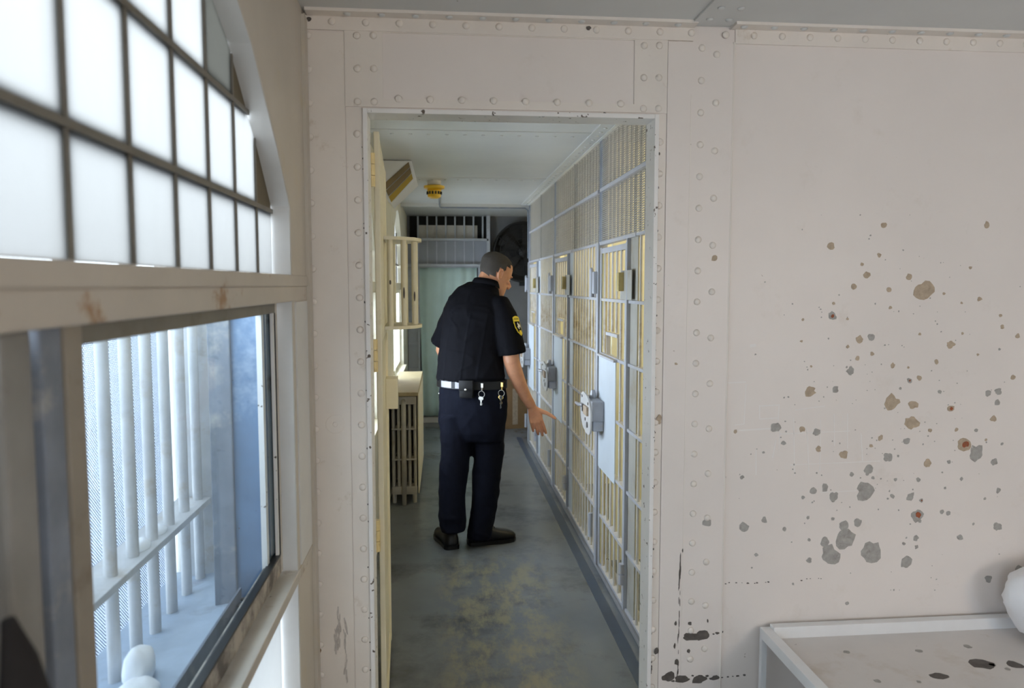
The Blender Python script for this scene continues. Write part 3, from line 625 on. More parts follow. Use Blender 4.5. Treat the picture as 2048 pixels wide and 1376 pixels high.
# ------------------------------------------------------------------ corridor windows
def corridor_window(name, yc, hw, z0=0.75):
    w = empty(name, None, None, kind='structure')
    o_ = arch(yc, hw, z0); i_ = arch(yc, hw - 0.006, z0 + 0.006)
    ring_prism(o_, i_, LX - 0.056, LX - 0.002, MB()).build('reveal_lining', M['corridor_wall'], w)
    nmun = 5; ys = [yc - hw + 2 * hw * k / nmun for k in range(nmun + 1)]
    def top(y):
        a = abs(y - yc) / hw
        up = [(0.0, 2.325), (0.22, 2.30), (0.48, 2.20), (0.59, 2.15), (0.71, 2.065), (0.84, 1.975), (1.0, 1.84)]
        for (p0, q0), (p1, q1) in zip(up[:-1], up[1:]):
            if p0 <= a <= p1: return q0 + (q1 - q0) * (a - p0) / (p1 - p0)
        return 1.84
    for y in ys[1:-1]: MB().box(WXP - 0.006, WXP + 0.012, y - 0.007, y + 0.007, 1.65, top(y)).build('muntin', M['muntin'], w)
    for z in (1.83, 2.04):
        a = [y for y in [yc - hw + 0.01 * k for k in range(int(2 * hw / 0.01))] if top(y) > z]
        MB().box(WXP - 0.006, WXP + 0.012, min(a), max(a), z - 0.007, z + 0.007).build('muntin', M['muntin'], w)
    for i in range(nmun):
        zr_ = [1.655, 1.825, 2.035, 2.325]
        for j in range(3):
            a, c = ys[i] + 0.007, ys[i+1] - 0.007; pts = [(a, zr_[j]), (c, zr_[j])]
            if max(top(a), top(c), top((a + c) / 2)) < zr_[j] + 0.01: continue
            for q in range(5, -1, -1):
                y = a + (c - a) * q / 5; pts.append((y, max(zr_[j] + 0.0005, min(zr_[j+1] - 0.012, top(y)))))
            MB().prism(pts, 'x', WXP - 0.002, WXP + 0.002).build('pane', M['pane'], w)
    boxp('transom', M['corridor_wall'], w, LX - 0.06, LX + 0.006, yc - hw - 0.02, yc + hw + 0.02, 1.585, 1.65, 0.003)
    for (a, c) in ((yc - hw + 0.01, yc - 0.02), (yc + 0.02, yc + hw - 0.01)):
        f_ = MB(); f_.box(WXP - 0.012, WXP + 0.014, a, a + 0.035, 0.80, 1.583); f_.box(WXP - 0.012, WXP + 0.014, c - 0.035, c, 0.80, 1.583)
        f_.box(WXP - 0.012, WXP + 0.014, a + 0.035, c - 0.035, 0.80, 0.84); f_.box(WXP - 0.012, WXP + 0.014, a + 0.035, c - 0.035, 1.55, 1.583)
        s_ = f_.build('sash', M['corridor_wall'], w)
        MB().box(WXP - 0.001, WXP + 0.001, a + 0.03, c - 0.03, 0.83, 1.56).build('pane', M['clear_open'], s_)
    boxp('ledge', M['cream'], w, LX - 0.05, LX + 0.03, yc - hw, yc + hw, 0.77, 0.80, 0.003)
corridor_window('window_2', 4.05, 0.62)
corridor_window('window_3', 7.1, 0.80)

# ------------------------------------------------------------------ far end of the corridor
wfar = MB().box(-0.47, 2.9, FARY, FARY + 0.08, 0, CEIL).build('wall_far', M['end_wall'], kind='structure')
gate = empty('shower_gate', 'gray steel wall with barred transom above the pale green curtain', 'gate', (0.08, FARY, 0))
def g(name, m, x0, x1, z0, z1, d0, d1, par=gate, bev=0): return boxp(name, M[m], par, x0 - 0.08, x1 - 0.08, -d1, -d0, z0, z1, bev)
g('dark_recess', 'darkness', -0.375, 0.53, 2.165, CEIL - 0.005, 0.001, 0.01)
g('vent_box', 'stone', -0.27, 0.42, 2.165, 2.33, 0.0105, 0.03)
g('frame', 'gray_steel', -0.40, 0.545, 2.145, 2.172, 0.01, 0.13)
g('frame', 'gray_steel', 0.525, 0.565, 1.84, CEIL - 0.002, 0.01, 0.13)
g('panel', 'slate_gray', -0.40, 0.525, 1.875, 2.145, 0.04, 0.06)
g('frame', 'gray_steel', -0.40, 0.525, 1.845, 1.875, 0.03, 0.14)
for k in range(8):
    x = -0.275 + 0.108 * k
    if x < 0.52: g('bar', 'gray_steel', x - 0.009, x + 0.009, 2.172, CEIL - 0.004, 0.06, 0.08)
for k in range(7):
    x = -0.275 + 0.108 * k; g('batten', 'gray_steel', x - 0.007, x + 0.007, 1.875, 2.145, 0.06, 0.075)
g('panel', 'gray_steel', -0.40, -0.27, 0.0, 1.845, 0.04, 0.05)
g('post', 'gray_steel', -0.285, -0.262, 0.0, 1.845, 0.05, 0.09)
g('post', 'gray_steel', 0.425, 0.455, 0.0, 1.845, 0.05, 0.09)
for z in (0.62, 0.92, 1.22, 1.53): g('rail', 'gray_steel', -0.40, -0.285, z, z + 0.025, 0.05, 0.07)
g('step', 'stone', -0.26, 0.43, 0.0, 0.06, 0.01, 0.10)
# curtain
b = MB(); n = 90; rowsz = 14; grid = []
for j in range(rowsz + 1):
    z = 1.835 - (1.835 - 0.075) * j / rowsz; row = []
    for i in range(n + 1):
        s = i / n; x = -0.255 + 0.675 * s
        y = 8.89 + 0.017 * math.sin(s * 34 + 0.7 * math.sin(z * 2)) * (0.5 + 0.5 * j / rowsz) + 0.012 * math.sin(s * 13 + 1.0 * z) + 0.03 * noise.noise(Vector((s * 3, z * 1.2, 1)))
        row.append(b.bm.verts.new((x + 0.01 * math.sin(z * 3 + s * 5), min(y, 8.915), z)))
    grid.append(row)
for j in range(rowsz):
    for i in range(n): b.bm.faces.new((grid[j][i], grid[j][i+1], grid[j+1][i+1], grid[j+1][i]))
cu = b.build('curtain', M['curtain'], None, smooth=True, label='pale green cloth curtain hanging at the far end of the corridor', cat='curtain')
md = cu.modifiers.new('thick', 'SOLIDIFY'); md.thickness = 0.002
MB().tube([(-0.262, 8.885, 1.838), (0.425, 8.885, 1.838)], 0.007, 8).build('curtain_rod', M['gray_steel'], None, label='thin gray rod along the top of the green curtain', cat='rod')
# fan
fan = empty('wall_fan', 'big round black fan on the dark wall at the corridor end', 'fan', (0.96, FARY - 0.01, 2.02))
MB().lathe([(0.345, 0), (0.36, -0.05), (0.355, -0.13), (0.338, -0.13), (0.338, -0.02)], (0, 0, 0), 'y', 40).build('housing', M['fan_black'], fan, smooth=True, angle=40)
for k in range(5):
    a0 = 2 * math.pi * k / 5
    MB().prism([(0.05 * math.cos(a0 - 0.3), 0.05 * math.sin(a0 - 0.3)), (0.31 * math.cos(a0 - 0.15), 0.31 * math.sin(a0 - 0.15)), (0.32 * math.cos(a0 + 0.35), 0.32 * math.sin(a0 + 0.35)), (0.06 * math.cos(a0 + 0.5), 0.06 * math.sin(a0 + 0.5))], 'y', -0.08, -0.075).build('blade', M['fan_black'], fan)
MB().lathe([(0.06, -0.04), (0.06, -0.12), (0.02, -0.14)], (0, 0, 0), 'y', 20).build('hub', M['fan_black'], fan)
b = MB()
for rr in (0.10, 0.16, 0.22, 0.28):
    b.tube([(rr * math.cos(2 * math.pi * k / 32), -0.135, rr * math.sin(2 * math.pi * k / 32)) for k in range(33)], 0.003, 6)
for k in range(12):
    a0 = 2 * math.pi * k / 12; b.tube([(0.03 * math.cos(a0), -0.138, 0.03 * math.sin(a0)), (0.345 * math.cos(a0), -0.133, 0.345 * math.sin(a0))], 0.003, 6)
b.build('guard', M['fan_black'], fan)
MB().box(-0.04, 0.04, -0.04, 0.0, -0.40, -0.33).build('bracket', M['fan_black'], fan)
# cardboard box
cbx = empty('cardboard_box', 'brown cardboard box on the floor behind the officer', 'box', (0.80, 8.55, 0), rz=R(6))
boxp('carton', M['cardboard'], cbx, -0.19, 0.19, -0.16, 0.16, 0, 0.50, 0.004)
MB().prism([(-0.19, 0.50), (0.19, 0.50), (0.20, 0.56), (-0.18, 0.57)], 'y', -0.162, -0.157).build('flap', M['cardboard'], cbx)
boxp('tape', M['chip_tan'], cbx, -0.03, 0.03, -0.162, -0.158, 0.05, 0.46)
# conduit from the smoke detector
MB().tube([(-0.02, 6.1, CEIL - 0.012), (-0.02, 7.55, CEIL - 0.012), (-0.015, 7.58, CEIL - 0.035), (0.0, 7.59, CEIL - 0.04), (0.84, 7.59, CEIL - 0.04), (0.868, 7.60, CEIL - 0.06), (0.874, 7.62, 2.2), (0.874, 7.62, 1.90)], 0.007, 8).build('conduit', M['slate'], None, smooth=True, label='thin dark conduit along the ceiling and down the cell corner', cat='conduit')
# smoke detector
sd = empty('smoke_detector', 'yellow round smoke detector under the corridor ceiling', 'detector', (-0.055, 5.97, CEIL))
MB().lathe([(0.055, 0), (0.055, -0.03), (0.045, -0.034)], (0, 0, 0), 'z', 24).build('base', M['heater'], sd, smooth=True, angle=40)
MB().lathe([(0.05, -0.034), (0.082, -0.040), (0.08, -0.058), (0.055, -0.068)], (0, 0, 0), 'z', 28).build('flange', M['yellow'], sd, smooth=True, angle=40)
MB().lathe([(0.05, -0.066), (0.056, -0.075), (0.05, -0.125), (0.03, -0.135)], (0, 0, 0), 'z', 28).build('cup', M['yellow'], sd, smooth=True, angle=40)
for k in range(14):
    a0 = 2 * math.pi * k / 14; x, y = 0.0545 * math.cos(a0), 0.0545 * math.sin(a0)
    MB().box(x - 0.006, x + 0.006, y - 0.006, y + 0.006, -0.105, -0.083).build('slot', M['black'], sd)
# heater by the ceiling
ht = empty('wall_heater', 'white wall heater with bronze slats high up beside the open door', 'heater', (-0.28, 5.0, 2.3))
def hp(u, v, y=5.0): q = atY(u, v, y); return (q.x + 0.28, min(q.z, CEIL - 0.004) - 2.3)
pts = [hp(752, 300), hp(818, 307), hp(823, 312), hp(833, 358), hp(782, 407), hp(776, 402), hp(764, 380), hp(752, 378)]
MB().prism(pts, 'y', 0.0, 0.34).build('housing', M['heater'], ht)
A, B_, C_, D_ = [Vector((*hp(*q), 0)) for q in ((766, 368), (817, 323), (826, 358), (783, 405))]
for k in range(3):
    t0, t1 = k / 3 + 0.03, (k + 1) / 3 - 0.01
    q = [A.lerp(D_, t0), B_.lerp(C_, t0), B_.lerp(C_, t1), A.lerp(D_, t1)]
    MB().prism([(p_.x, p_.y) for p_ in q], 'y', -0.006, 0.0).build('slat', M['heater_gold'] if k == 2 else M['heater_slat'], ht)
MB().box(-0.125, -0.10, 0.05, 0.30, -0.05, 0.05).build('wall_bracket', M['heater'], ht)
# radiator
rd = empty('radiator', 'cast iron column radiator under the corridor window with a board on top', 'radiator', (-0.29, 5.55, 0))
nsec = 20; SP = 0.066
def rad_section():
    b = MB()
    for k in range(5):
        x = -0.080 + 0.040 * k
        b.tube([(x, 0, 0.10), (x, 0, 0.78)], (0.0115 if k != 2 else 0.016), 8)
    for z in (0.095, 0.33, 0.56, 0.775):
        h_ = 0.03 if z in (0.095, 0.775) else 0.007
        b.box(-0.092, 0.092, -0.02, 0.02, z - h_, z + h_, 0.006)
    return b.mesh('section', True, 40)
sec = rad_section(); sec.materials.append(M['radiator'])
for k in range(nsec): link('section', sec, None, rd, (0, 0.03 + SP * k, 0))
for y in (0.03, 0.03 + SP * (nsec - 1)):
    for x in (-0.075, 0.075): MB().tube([(x, y, 0.0), (x, y, 0.08)], [0.014, 0.017], 10).build('foot', M['radiator'], rd)
MB().tube([(0.0, -0.03, 0.0), (0.0, -0.03, 0.74), (0.0, 0.02, 0.775)], 0.017, 12).build('pipe', M['radiator'], rd, smooth=True)
boxp('cover', M['radiator_top'], rd, -0.108, 0.108, -0.02, 0.03 + SP * nsec, 0.812, 0.84, 0.004)
boxp('cover', M['cream'], rd, 0.100, 0.110, 0.055, 0.03 + SP * nsec, 0.06, 0.812, 0.003)

# ------------------------------------------------------------------ the open door at the left jamb
od = empty('barred_door', 'cream steel door swung open into the corridor, seen almost edge on', 'door', (-0.207, 2.475, 0), rz=R(2.8))
boxp('leaf_plate', M['cream'], od, -0.006, 0.0, 0.05, 0.83, 0.03, 1.40)
boxp('stile', M['cream'], od, -0.008, 0.010, 0.0, 0.05, 0.03, 2.12, 0.003)
boxp('stile', M['cream'], od, -0.008, 0.010, 0.83, 0.87, 0.03, 2.12, 0.003)
for z in (0.03, 1.40, 1.86, 2.08): boxp('rail', M['cream'], od, -0.008, 0.008, 0.05, 0.83, z, z + 0.04, 0.003)
for k in range(7): MB().tube([(0.0, 0.14 + 0.1 * k, 1.44), (0.0, 0.14 + 0.1 * k, 2.08)], 0.010, 10).build('bar', M['cream'], od, smooth=True, angle=50)
for z in (1.995, 1.40, 0.80):
    hb = MB()
    for q in range(3): hb.tube([(-0.014, -0.012, z - 0.052 + 0.036 * q), (-0.014, -0.012, z - 0.018 + 0.036 * q)], 0.0105, 12)
    hb.build('hinge', M['cream_hinge'], od, smooth=True, angle=40)
cage = empty('guard_cage', None, None); cage.parent = od
def cage_plate(z, th):
    yc = 0.55; pts = [(0.010, yc - 0.17), (0.06, yc - 0.165), (0.125, yc - 0.11), (0.152, yc - 0.03), (0.154, yc + 0.03), (0.125, yc + 0.11), (0.06, yc + 0.165), (0.012, yc + 0.17)]
    MB().prism(pts, 'z', z, z + th).build('plate', M['cream'], cage)
cage_plate(1.800, 0.012); cage_plate(1.462, 0.012)
for (x, y) in ((0.032, 0.40), (0.083, 0.43), (0.124, 0.52), (0.128, 0.60), (0.088, 0.67), (0.038, 0.70)):
    MB().tube([(x, y, 1.474), (x, y, 1.80)], 0.0115, 10).build('bar', M['cream'], cage, smooth=True, angle=50)
for (x, y, z, h_) in ((0.083, 0.418, 1.60, 0.030), (0.124, 0.508, 1.585, 0.026), (0.032, 0.389, 1.64, 0.012)):
    MB().ell((x, y, z), (0.0035, 0.002, h_ * 0.75), None, 8, 6).build('rust_spot', M['dark_chip'], cage)
boxp('lock_box', M['cream'], od, 0.0, 0.052, 0.74, 0.865, 1.10, 1.23, 0.003)

# ------------------------------------------------------------------ cells
Pp = (4.13, 5.83, 7.53)
for i, y in enumerate((4.27, 5.97, 7.60)):
    MB().box(0.98 if i < 2 else 0.90, 2.8, y, y + 0.03, 0, CEIL).build('wall_partition', M['cell_yellow'], kind='structure')
MB().box(0.905, 2.8, WY + WT, WY + WT + 0.02, 0, CEIL).build('wall_cell', M['cell_yellow'], kind='structure')
RZ = (0.045, 0.335, 0.63, 0.935, 1.25, 1.55, 1.86, 2.15)
NM = ('nearest', 'middle', 'farthest')
def vbar(par, y, z0, z1, r=0.0074, m='cell_bar', x=CELLX): MB().tube([(x, y, z0), (x, y, z1)], r, 8).build('bar', M[m], par, smooth=True, angle=60)
def local(par, fn): return fn
def mesh_panel(par, ya, yb, z0, z1):
    b = MB(); k = 0; x0, x1 = CELLX - 0.004, CELLX - 0.002
    y = ya
    while y < yb: b.box(x0, x1, y, y + 0.0022, z0, z1); y += 0.026
    z = z0
    while z < z1: b.box(x0 - 0.001, x0, ya, yb, z, z + 0.004); z += 0.0105
    o = b.build('mesh_panel', M['mesh_gray'], par); o['kind'] = 'stuff'; return o
for i, p_ in enumerate(Pp):
    ga = p_ - 1.63 if i else WY + WT + 0.005; gb = p_ - 0.77
    # fixed grille between the previous post and this door
    gr = empty('bar_grille', '%s fixed section of cream gray cell bars with mesh above' % NM[i], 'grille', (0, 0, 0), 'cell front grilles')
    n = int((gb - ga) / 0.088)
    for k in range(n):
        y = gb - 0.05 - 0.088 * k
        if y > ga + 0.02: vbar(gr, y, 0.045, 1.86)
    for z in RZ[:7]:
        w_ = 0.016 if z > 0.04 else 0.02
        boxp('rail', M['cell_paint'], gr, CELLX - 0.012, CELLX + 0.02, ga, gb, z - 0.007, z + 0.008, 0.002)
    mesh_panel(gr, ga, p_ + 0.02, 1.872, 2.43)
    for k in range(int((p_ - ga) / 0.088)):
        y = p_ - 0.05 - 0.088 * k
        if y > ga + 0.01: vbar(gr, y, 1.868, 2.43, 0.0075, 'mesh_gray', CELLX + 0.012)
    boxp('rail', M['cell_paint'], gr, CELLX - 0.016, CELLX + 0.02, ga, p_ + 0.02, 2.142, 2.160, 0.002)
    boxp('rail', M['cell_paint'], gr, CELLX - 0.016, CELLX + 0.02, gb, p_ + 0.02, 1.850, 1.868, 0.002)
    if i: boxp('upright', M['mesh_gray'], gr, CELLX - 0.010, CELLX + 0.01, p_ - 0.84, p_ - 0.825, 1.868, 2.43)
    boxp('hinge_plate', M['cell_plate'] if i else M['plate_gray'], gr, CELLX - 0.002, CELLX + 0.004, gb, gb + 0.13, 0.045, 1.85)
    for z in RZ[:6]: boxp('rail', M['cell_paint'], gr, CELLX - 0.012, CELLX + 0.016, gb, gb + 0.13, z - 0.007, z + 0.008, 0.002)
    boxp('upright', M['cell_post'], gr, CELLX - 0.02, CELLX + 0.02, p_ - 0.638, p_ - 0.622, 0.045, 1.85, 0.002)
    # latch post
    boxp('post', M['cell_post'], gr, CELLX - 0.024, CELLX + 0.03, p_ + 0.005, p_ + 0.055, 0.03, 1.86, 0.003)
    boxp('post', M['slate'], gr, CELLX - 0.004, CELLX + 0.03, p_ - 0.005, p_ + 0.08, 1.86, 2.43)
    if i < 2: boxp('stop_strip', M['cell_bar'], gr, CELLX - 0.004, CELLX + 0.03, p_ + 0.058, p_ + 0.068, 0.03, 1.86)
    # bracket pair at shoulder height
    br = MB(); br.box(CELLX - 0.045, CELLX - 0.02, p_ + 0.02, p_ + 0.075, 1.58, 1.705, 0.008); br.tube([(CELLX - 0.032, p_ + 0.14, 1.56), (CELLX - 0.032, p_ + 0.14, 1.715)], 0.012, 10); br.ell((CELLX - 0.032, p_ + 0.14, 1.715), (0.012, 0.012, 0.015))
    br.build('bracket', M['cell_post'], gr, smooth=True, angle=40)
    boxp('bracket', M['cell_paint'], gr, CELLX - 0.02, CELLX + 0.0, p_ + 0.12, p_ + 0.16, 1.56, 1.70, 0.003)
    # ---------- the door
    d = empty('cell_door', '%s cell door with tray slot, pale blue plate and heavy lock box' % NM[i], 'door', (0, 0, 0), 'cell doors')
    ya, yb = p_ - 0.615, p_ - 0.015
    boxp('stile', M['cell_post'], d, CELLX - 0.016, CELLX + 0.016, ya, ya + 0.022, 0.035, 1.835, 0.002)
    boxp('stile', M['cell_post'], d, CELLX - 0.016, CELLX + 0.016, yb - 0.03, yb, 0.035, 1.835, 0.002)
    boxp('edge_strip', M['cell_rust'], d, CELLX - 0.008, CELLX + 0.012, yb - 0.055, yb - 0.03, 1.26, 1.82)
    boxp('edge_strip', M['cell_rust'], d, CELLX - 0.008, CELLX + 0.012, yb - 0.055, yb - 0.03, 0.06, 0.615)
    for z in (0.045, 0.335, 0.63, 0.935, 1.25, 1.55, 1.81):
        y2 = yb if z not in (0.935,) else p_ - 0.42
        boxp('rail', M['cell_paint'], d, CELLX - 0.014, CELLX + 0.014, ya, y2, z - 0.008, z + (0.008 if z < 1.8 else 0.02), 0.002)
    for k in range(6):
        y = ya + 0.068 + 0.094 * k
        if y > yb - 0.06: continue
        if y < p_ - 0.42: vbar(d, y, 0.05, 1.82)
        else: vbar(d, y, 0.05, 0.63); vbar(d, y, 1.385 if p_ - 0.41 < y < p_ - 0.16 else 1.25, 1.82)
    boxp('plate', M['cell_plate'], d, CELLX - 0.020, CELLX - 0.015, p_ - 0.425, yb - 0.005, 0.612, 1.245)
    # tray slot
    t_ = MB(); t_.box(CELLX - 0.014, CELLX + 0.010, p_ - 0.42, p_ - 0.16, 1.362, 1.380, 0.002); t_.box(CELLX - 0.010, CELLX + 0.010, p_ - 0.42, p_ - 0.413, 1.255, 1.362); t_.box(CELLX - 0.010, CELLX + 0.010, p_ - 0.167, p_ - 0.16, 1.255, 1.362)
    t_.box(CELLX - 0.035, CELLX + 0.02, p_ - 0.44, p_ - 0.03, 1.240, 1.252, 0.002)
    t_.build('tray_slot', M['lock_face'] if i else M['cell_paint'], d)
    boxp('latch', M['cell_rust'], d, CELLX - 0.045, CELLX - 0.016, ya + 0.04, ya + 0.085, 1.60, 1.69, 0.004)
    boxp('latch_plate', M['plate_gray'], d, CELLX - 0.019, CELLX - 0.016, ya - 0.11, ya + 0.10, 1.56, 1.70)
    # hinge pins low on the near side
    hb = MB()
    for q in (0.0, 0.055): hb.tube([(CELLX - 0.026, ya - 0.012, 0.17 + q), (CELLX - 0.026, ya - 0.012, 0.218 + q)], 0.016, 12)
    hb.build('hinge', M['cell_paint'], d, smooth=True, angle=40)
    # low bolt keeper on the post
    hb = MB(); hb.tube([(CELLX - 0.034, p_ + 0.11, 0.16), (CELLX - 0.034, p_ + 0.11, 0.30)], 0.014, 10)
    hb.build('bolt', M['cell_post'], d, smooth=True, angle=40)
    # lock
    xf_ = CELLX - 0.088
    lk = boxp('lock_box', M['lock'], d, xf_, CELLX - 0.02, p_ - 0.175, p_ + 0.10, 0.890, 1.000, 0.008)
    boxp('lock_box_foot', M['cell_paint'], lk, xf_ + 0.008, CELLX - 0.021, p_ - 0.165, p_ + 0.09, 0.835, 0.892, 0.006)
    yc, zc = p_, 0.918
    esc = []
    for q in range(28):
        a = 2 * math.pi * q / 28; ex = math.copysign(abs(math.cos(a)) ** 0.7, math.cos(a)); ez = math.copysign(abs(math.sin(a)) ** 0.8, math.sin(a))
        esc.append((yc - 0.035 + 0.15 * ex, zc + 0.105 * ez + 0.022 * ex))
    MB().prism(esc, 'x', xf_ - 0.009, xf_).build('escutcheon', M['lock_face'], lk)
    MB().box(xf_ - 0.022, xf_ - 0.008, yc - 0.125, yc - 0.03, zc - 0.005, zc + 0.045, 0.003).build('keyhole_block', M['chip_tan'], lk)
    MB().box(xf_ - 0.018, xf_ - 0.008, yc - 0.022, yc + 0.03, zc + 0.002, zc + 0.042).build('keyhole', M['black'], lk)
    MB().tube([(xf_ - 0.008, yc + 0.045, zc + 0.03), (xf_ - 0.030, yc + 0.075, zc + 0.032), (xf_ - 0.034, yc + 0.13, zc + 0.034)], [0.013, 0.010, 0.007], 10).build('bolt_knob', M['lock'], lk, smooth=True, angle=50)
    for (dy, dz, rr) in ((-0.09, -0.058, 0.017), (-0.035, -0.035, 0.009), (0.06, 0.082, 0.008), (-0.11, 0.062, 0.008)):
        MB().lathe([(rr, -0.003), (rr, 0), (rr * 0.6, 0)], (xf_ - 0.009, yc + dy, zc + dz), 'x', 14).build('screw_hole', M['dark_chip'], lk)
    MB().tube([(CELLX - 0.055, p_ - 0.03, 0.995), (CELLX - 0.055, p_ - 0.03, 1.045)], [0.022, 0.012], 12).build('stud', M['lock'], lk)
# corner of the last cell
MB().box(CELLX - 0.01, CELLX + 0.03, 7.60, 7.63, 0, CEIL).build('trim_4', M['cell_paint'], kind='structure')
MB().box(CELLX - 0.02, CELLX + 0.03, WY + WT + 0.03, 7.6, 2.428, CEIL - 0.001).build('trim_5', M['ceiling'], kind='structure')

# ------------------------------------------------------------------ bunk at lower right
bk = empty('steel_bunk', 'white painted steel bunk with chipped top against the wall', 'bed', (1.05, 2.34, 0))
def bb(name, m, x0, x1, y0, y1, z0, z1, bev=0.002): return boxp(name, M[m], bk, x0, x1, y0, y1, z0, z1, bev)
bb('top', 'bed', 0.03, 1.50, -1.66, -0.025, 0.455, 0.462, 0)
bb('side_rail', 'bed_rail', 0.0, 0.035, -1.69, 0.0, 0.455, 0.49)
bb('back_rail', 'bed_rail', 0.035, 1.52, -0.032, 0.0, 0.455, 0.500)
bb('front_rail', 'bed_rail', 0.035, 1.52, -1.69, -1.66, 0.455, 0.49)
bb('end_rail', 'bed_rail', 1.50, 1.53, -1.66, -0.032, 0.455, 0.49)
for (x, y) in ((0.0, -0.02), (0.0, -1.69), (1.51, -0.02), (1.51, -1.69)): bb('leg', 'bed_rail', x, x + 0.018, y, y + 0.018, 0.0, 0.456, 0)
def top_chip(u, v, r, asp, m='dark_chip'):
    q = atZ(u, v, 0.462); n = 12; ph = random.uniform(0, 50); pts = []
    for k in range(n):
        a = 2 * math.pi * k / n; rr = r * (1 + 0.35 * noise.noise(Vector((math.cos(a) * 1.5 + ph, math.sin(a) * 1.5, 0))))
        pts.append((q.x - 1.05 + rr * math.cos(a) * asp, q.y - 2.34 + rr * math.sin(a)))
    MB().prism(pts, 'z', 0.462, 0.4628).build('paint_chip', M[m], bk)
for (u, v, r, asp) in ((1838, 1302, 0.011, 1), (1693, 1304, 0.010, 1.1), (1935, 1293, 0.012, 1), (1965, 1328, 0.028, 1.4), (2030, 1330, 0.022, 1.0), (1985, 1330, 0.010, 1), (1878, 1352, 0.018, 1.6), (1755, 1362, 0.010, 1), (1838, 1364, 0.007, 1), (2015, 1338, 0.008, 1), (1720, 1250, 0.008, 1.5)):
    top_chip(u, v, r, asp, 'dark_chip' if r > 0.015 else 'chip_gray')
# pillow
pq = atY(2018, 1194, 2.2); b = MB(); b.ell((0, 0, 0), (0.15, 0.105, 0.10), None, 40, 28)
for v in b.bm.verts:
    q = v.co.copy()
    if q.x > 0: q.x *= 1.9
    q.y *= 1 + 0.5 * max(0, min(1, (q.x + 0.1) / 0.2)) * (1 if q.y < 0 else 0)
    if q.z < 0: q.z *= 1 + 1.6 * max(0, min(1, (q.x + 0.13) / 0.12))
    q += q.normalized() * (0.016 * noise.noise(q * 13) + 0.007 * noise.noise(q * 45))
    q.z = max(q.z, 0.492 - pq.z); v.co = q
b.build('pillow', M['pillow'], None, (pq.x + 0.15, 2.195, pq.z), True, label='rumpled white pillow standing on the bunk at the right edge', cat='pillow')
M['steel'] = mat('dull_steel', (0.42, 0.41, 0.39), 0.35, metal=1.0, var=0.05)

# ------------------------------------------------------------------ the officer
from mathutils.bvhtree import BVHTree
def remesh(mb, name, voxel, smooth_it=3, fac=0.5):
    me = bpy.data.meshes.new('tmp'); bmesh.ops.recalc_face_normals(mb.bm, faces=mb.bm.faces); mb.bm.to_mesh(me); mb.bm.free()
    o = bpy.data.objects.new('tmp', me); COL.objects.link(o)
    r_ = o.modifiers.new('r', 'REMESH'); r_.mode = 'VOXEL'; r_.voxel_size = voxel; r_.adaptivity = 0
    s_ = o.modifiers.new('s', 'SMOOTH'); s_.factor = fac; s_.iterations = smooth_it
    dg = bpy.context.evaluated_depsgraph_get(); dg.update()
    out = bpy.data.meshes.new_from_object(o.evaluated_get(dg)); out.name = name
    bpy.data.objects.remove(o); bpy.data.meshes.remove(me)
    out.materials.clear()
    out.polygons.foreach_set('use_smooth', [True] * len(out.polygons))
    return out
def displace(me, fn):
    nm = [v.normal.copy() for v in me.vertices]
    for v, n_ in zip(me.vertices, nm):
        v.co += n_ * fn(v.co, n_)
    me.update()
def fbm(p, o=3):
    s, a = 0, 1.0
    for k in range(o): s += a * noise.noise(p); p = p * 2.03 + Vector((7, 3, 1)); a *= 0.5
    return s
def ridge(p): return 1 - abs(noise.noise(p)) * 2.2
TYAW = R(24); TF = Vector((math.sin(TYAW), math.cos(TYAW), 0)); TR = Vector((math.cos(TYAW), -math.sin(TYAW), 0))
def torso_ring(u0, u1, v, y, b):
    c = atY((u0 + u1) / 2, v, y); w = (u1 - u0) / 2 * y / F
    a = math.sqrt(max(w * w - (b * math.sin(TYAW)) ** 2, 1e-4)) / math.cos(TYAW)
    return c, a, b
def torso(mb, rings, k=1.0, seg=36):
    R_ = [torso_ring(*q) for q in rings]
    mb.tube([c for c, a, b in R_], [(a * k, b * k) for c, a, b in R_], seg, side=TR)
def limb(mb, pts, seg=20, k=1.0, flat=1.0):
    """pts: (u, v, depth, radius)"""
    mb.tube([atY(u, v, y) for u, v, y, r in pts], [(r * k, r * k * flat) for u, v, y, r in pts], seg, side=TR)

SHIRT_RINGS = [(879, 1006, 764, 4.60, .128), (873, 1010, 754, 4.60, .148), (874, 1009, 738, 4.605, .147), (879, 1006, 700, 4.615, .142), (883, 1008, 660, 4.63, .138),
               (887, 1014, 630, 4.645, .128), (897, 1016, 606, 4.66, .105), (912, 1010, 591, 4.665, .088), (934, 1002, 579, 4.67, .074), (948, 997, 569, 4.675, .066), (950, 995, 562, 4.675, .062)]
HIP_RINGS = [(881, 1008, 752, 4.60, .125), (879, 1011, 768, 4.60, .132), (876, 1014, 795, 4.60, .146), (876, 1014, 830, 4.60, .150), (879, 1011, 862, 4.595, .140), (884, 1005, 880, 4.59, .11)]
LEG_L = [(912, 830, 4.59, .098), (913, 868, 4.585, .104), (912, 905, 4.575, .094), (906, 945, 4.56, .088), (904, 985, 4.545, .083), (904, 1025, 4.53, .081), (905, 1050, 4.52, .077), (906, 1063, 4.515, .071)]
LEG_R = [(975, 830, 4.61, .102), (976, 868, 4.61, .106), (976, 905, 4.61, .097), (974, 945, 4.61, .089), (971, 985, 4.60, .083), (966, 1020, 4.595, .080), (962, 1050, 4.59, .079), (959, 1076, 4.585, .072)]
SL_R = [(984, 606, 4.60, .050), (1001, 611, 4.57, .066), (1009, 630, 4.545, .074), (1016, 663, 4.52, .080), (1022, 695, 4.51, .083), (1024, 708, 4.51, .084)]
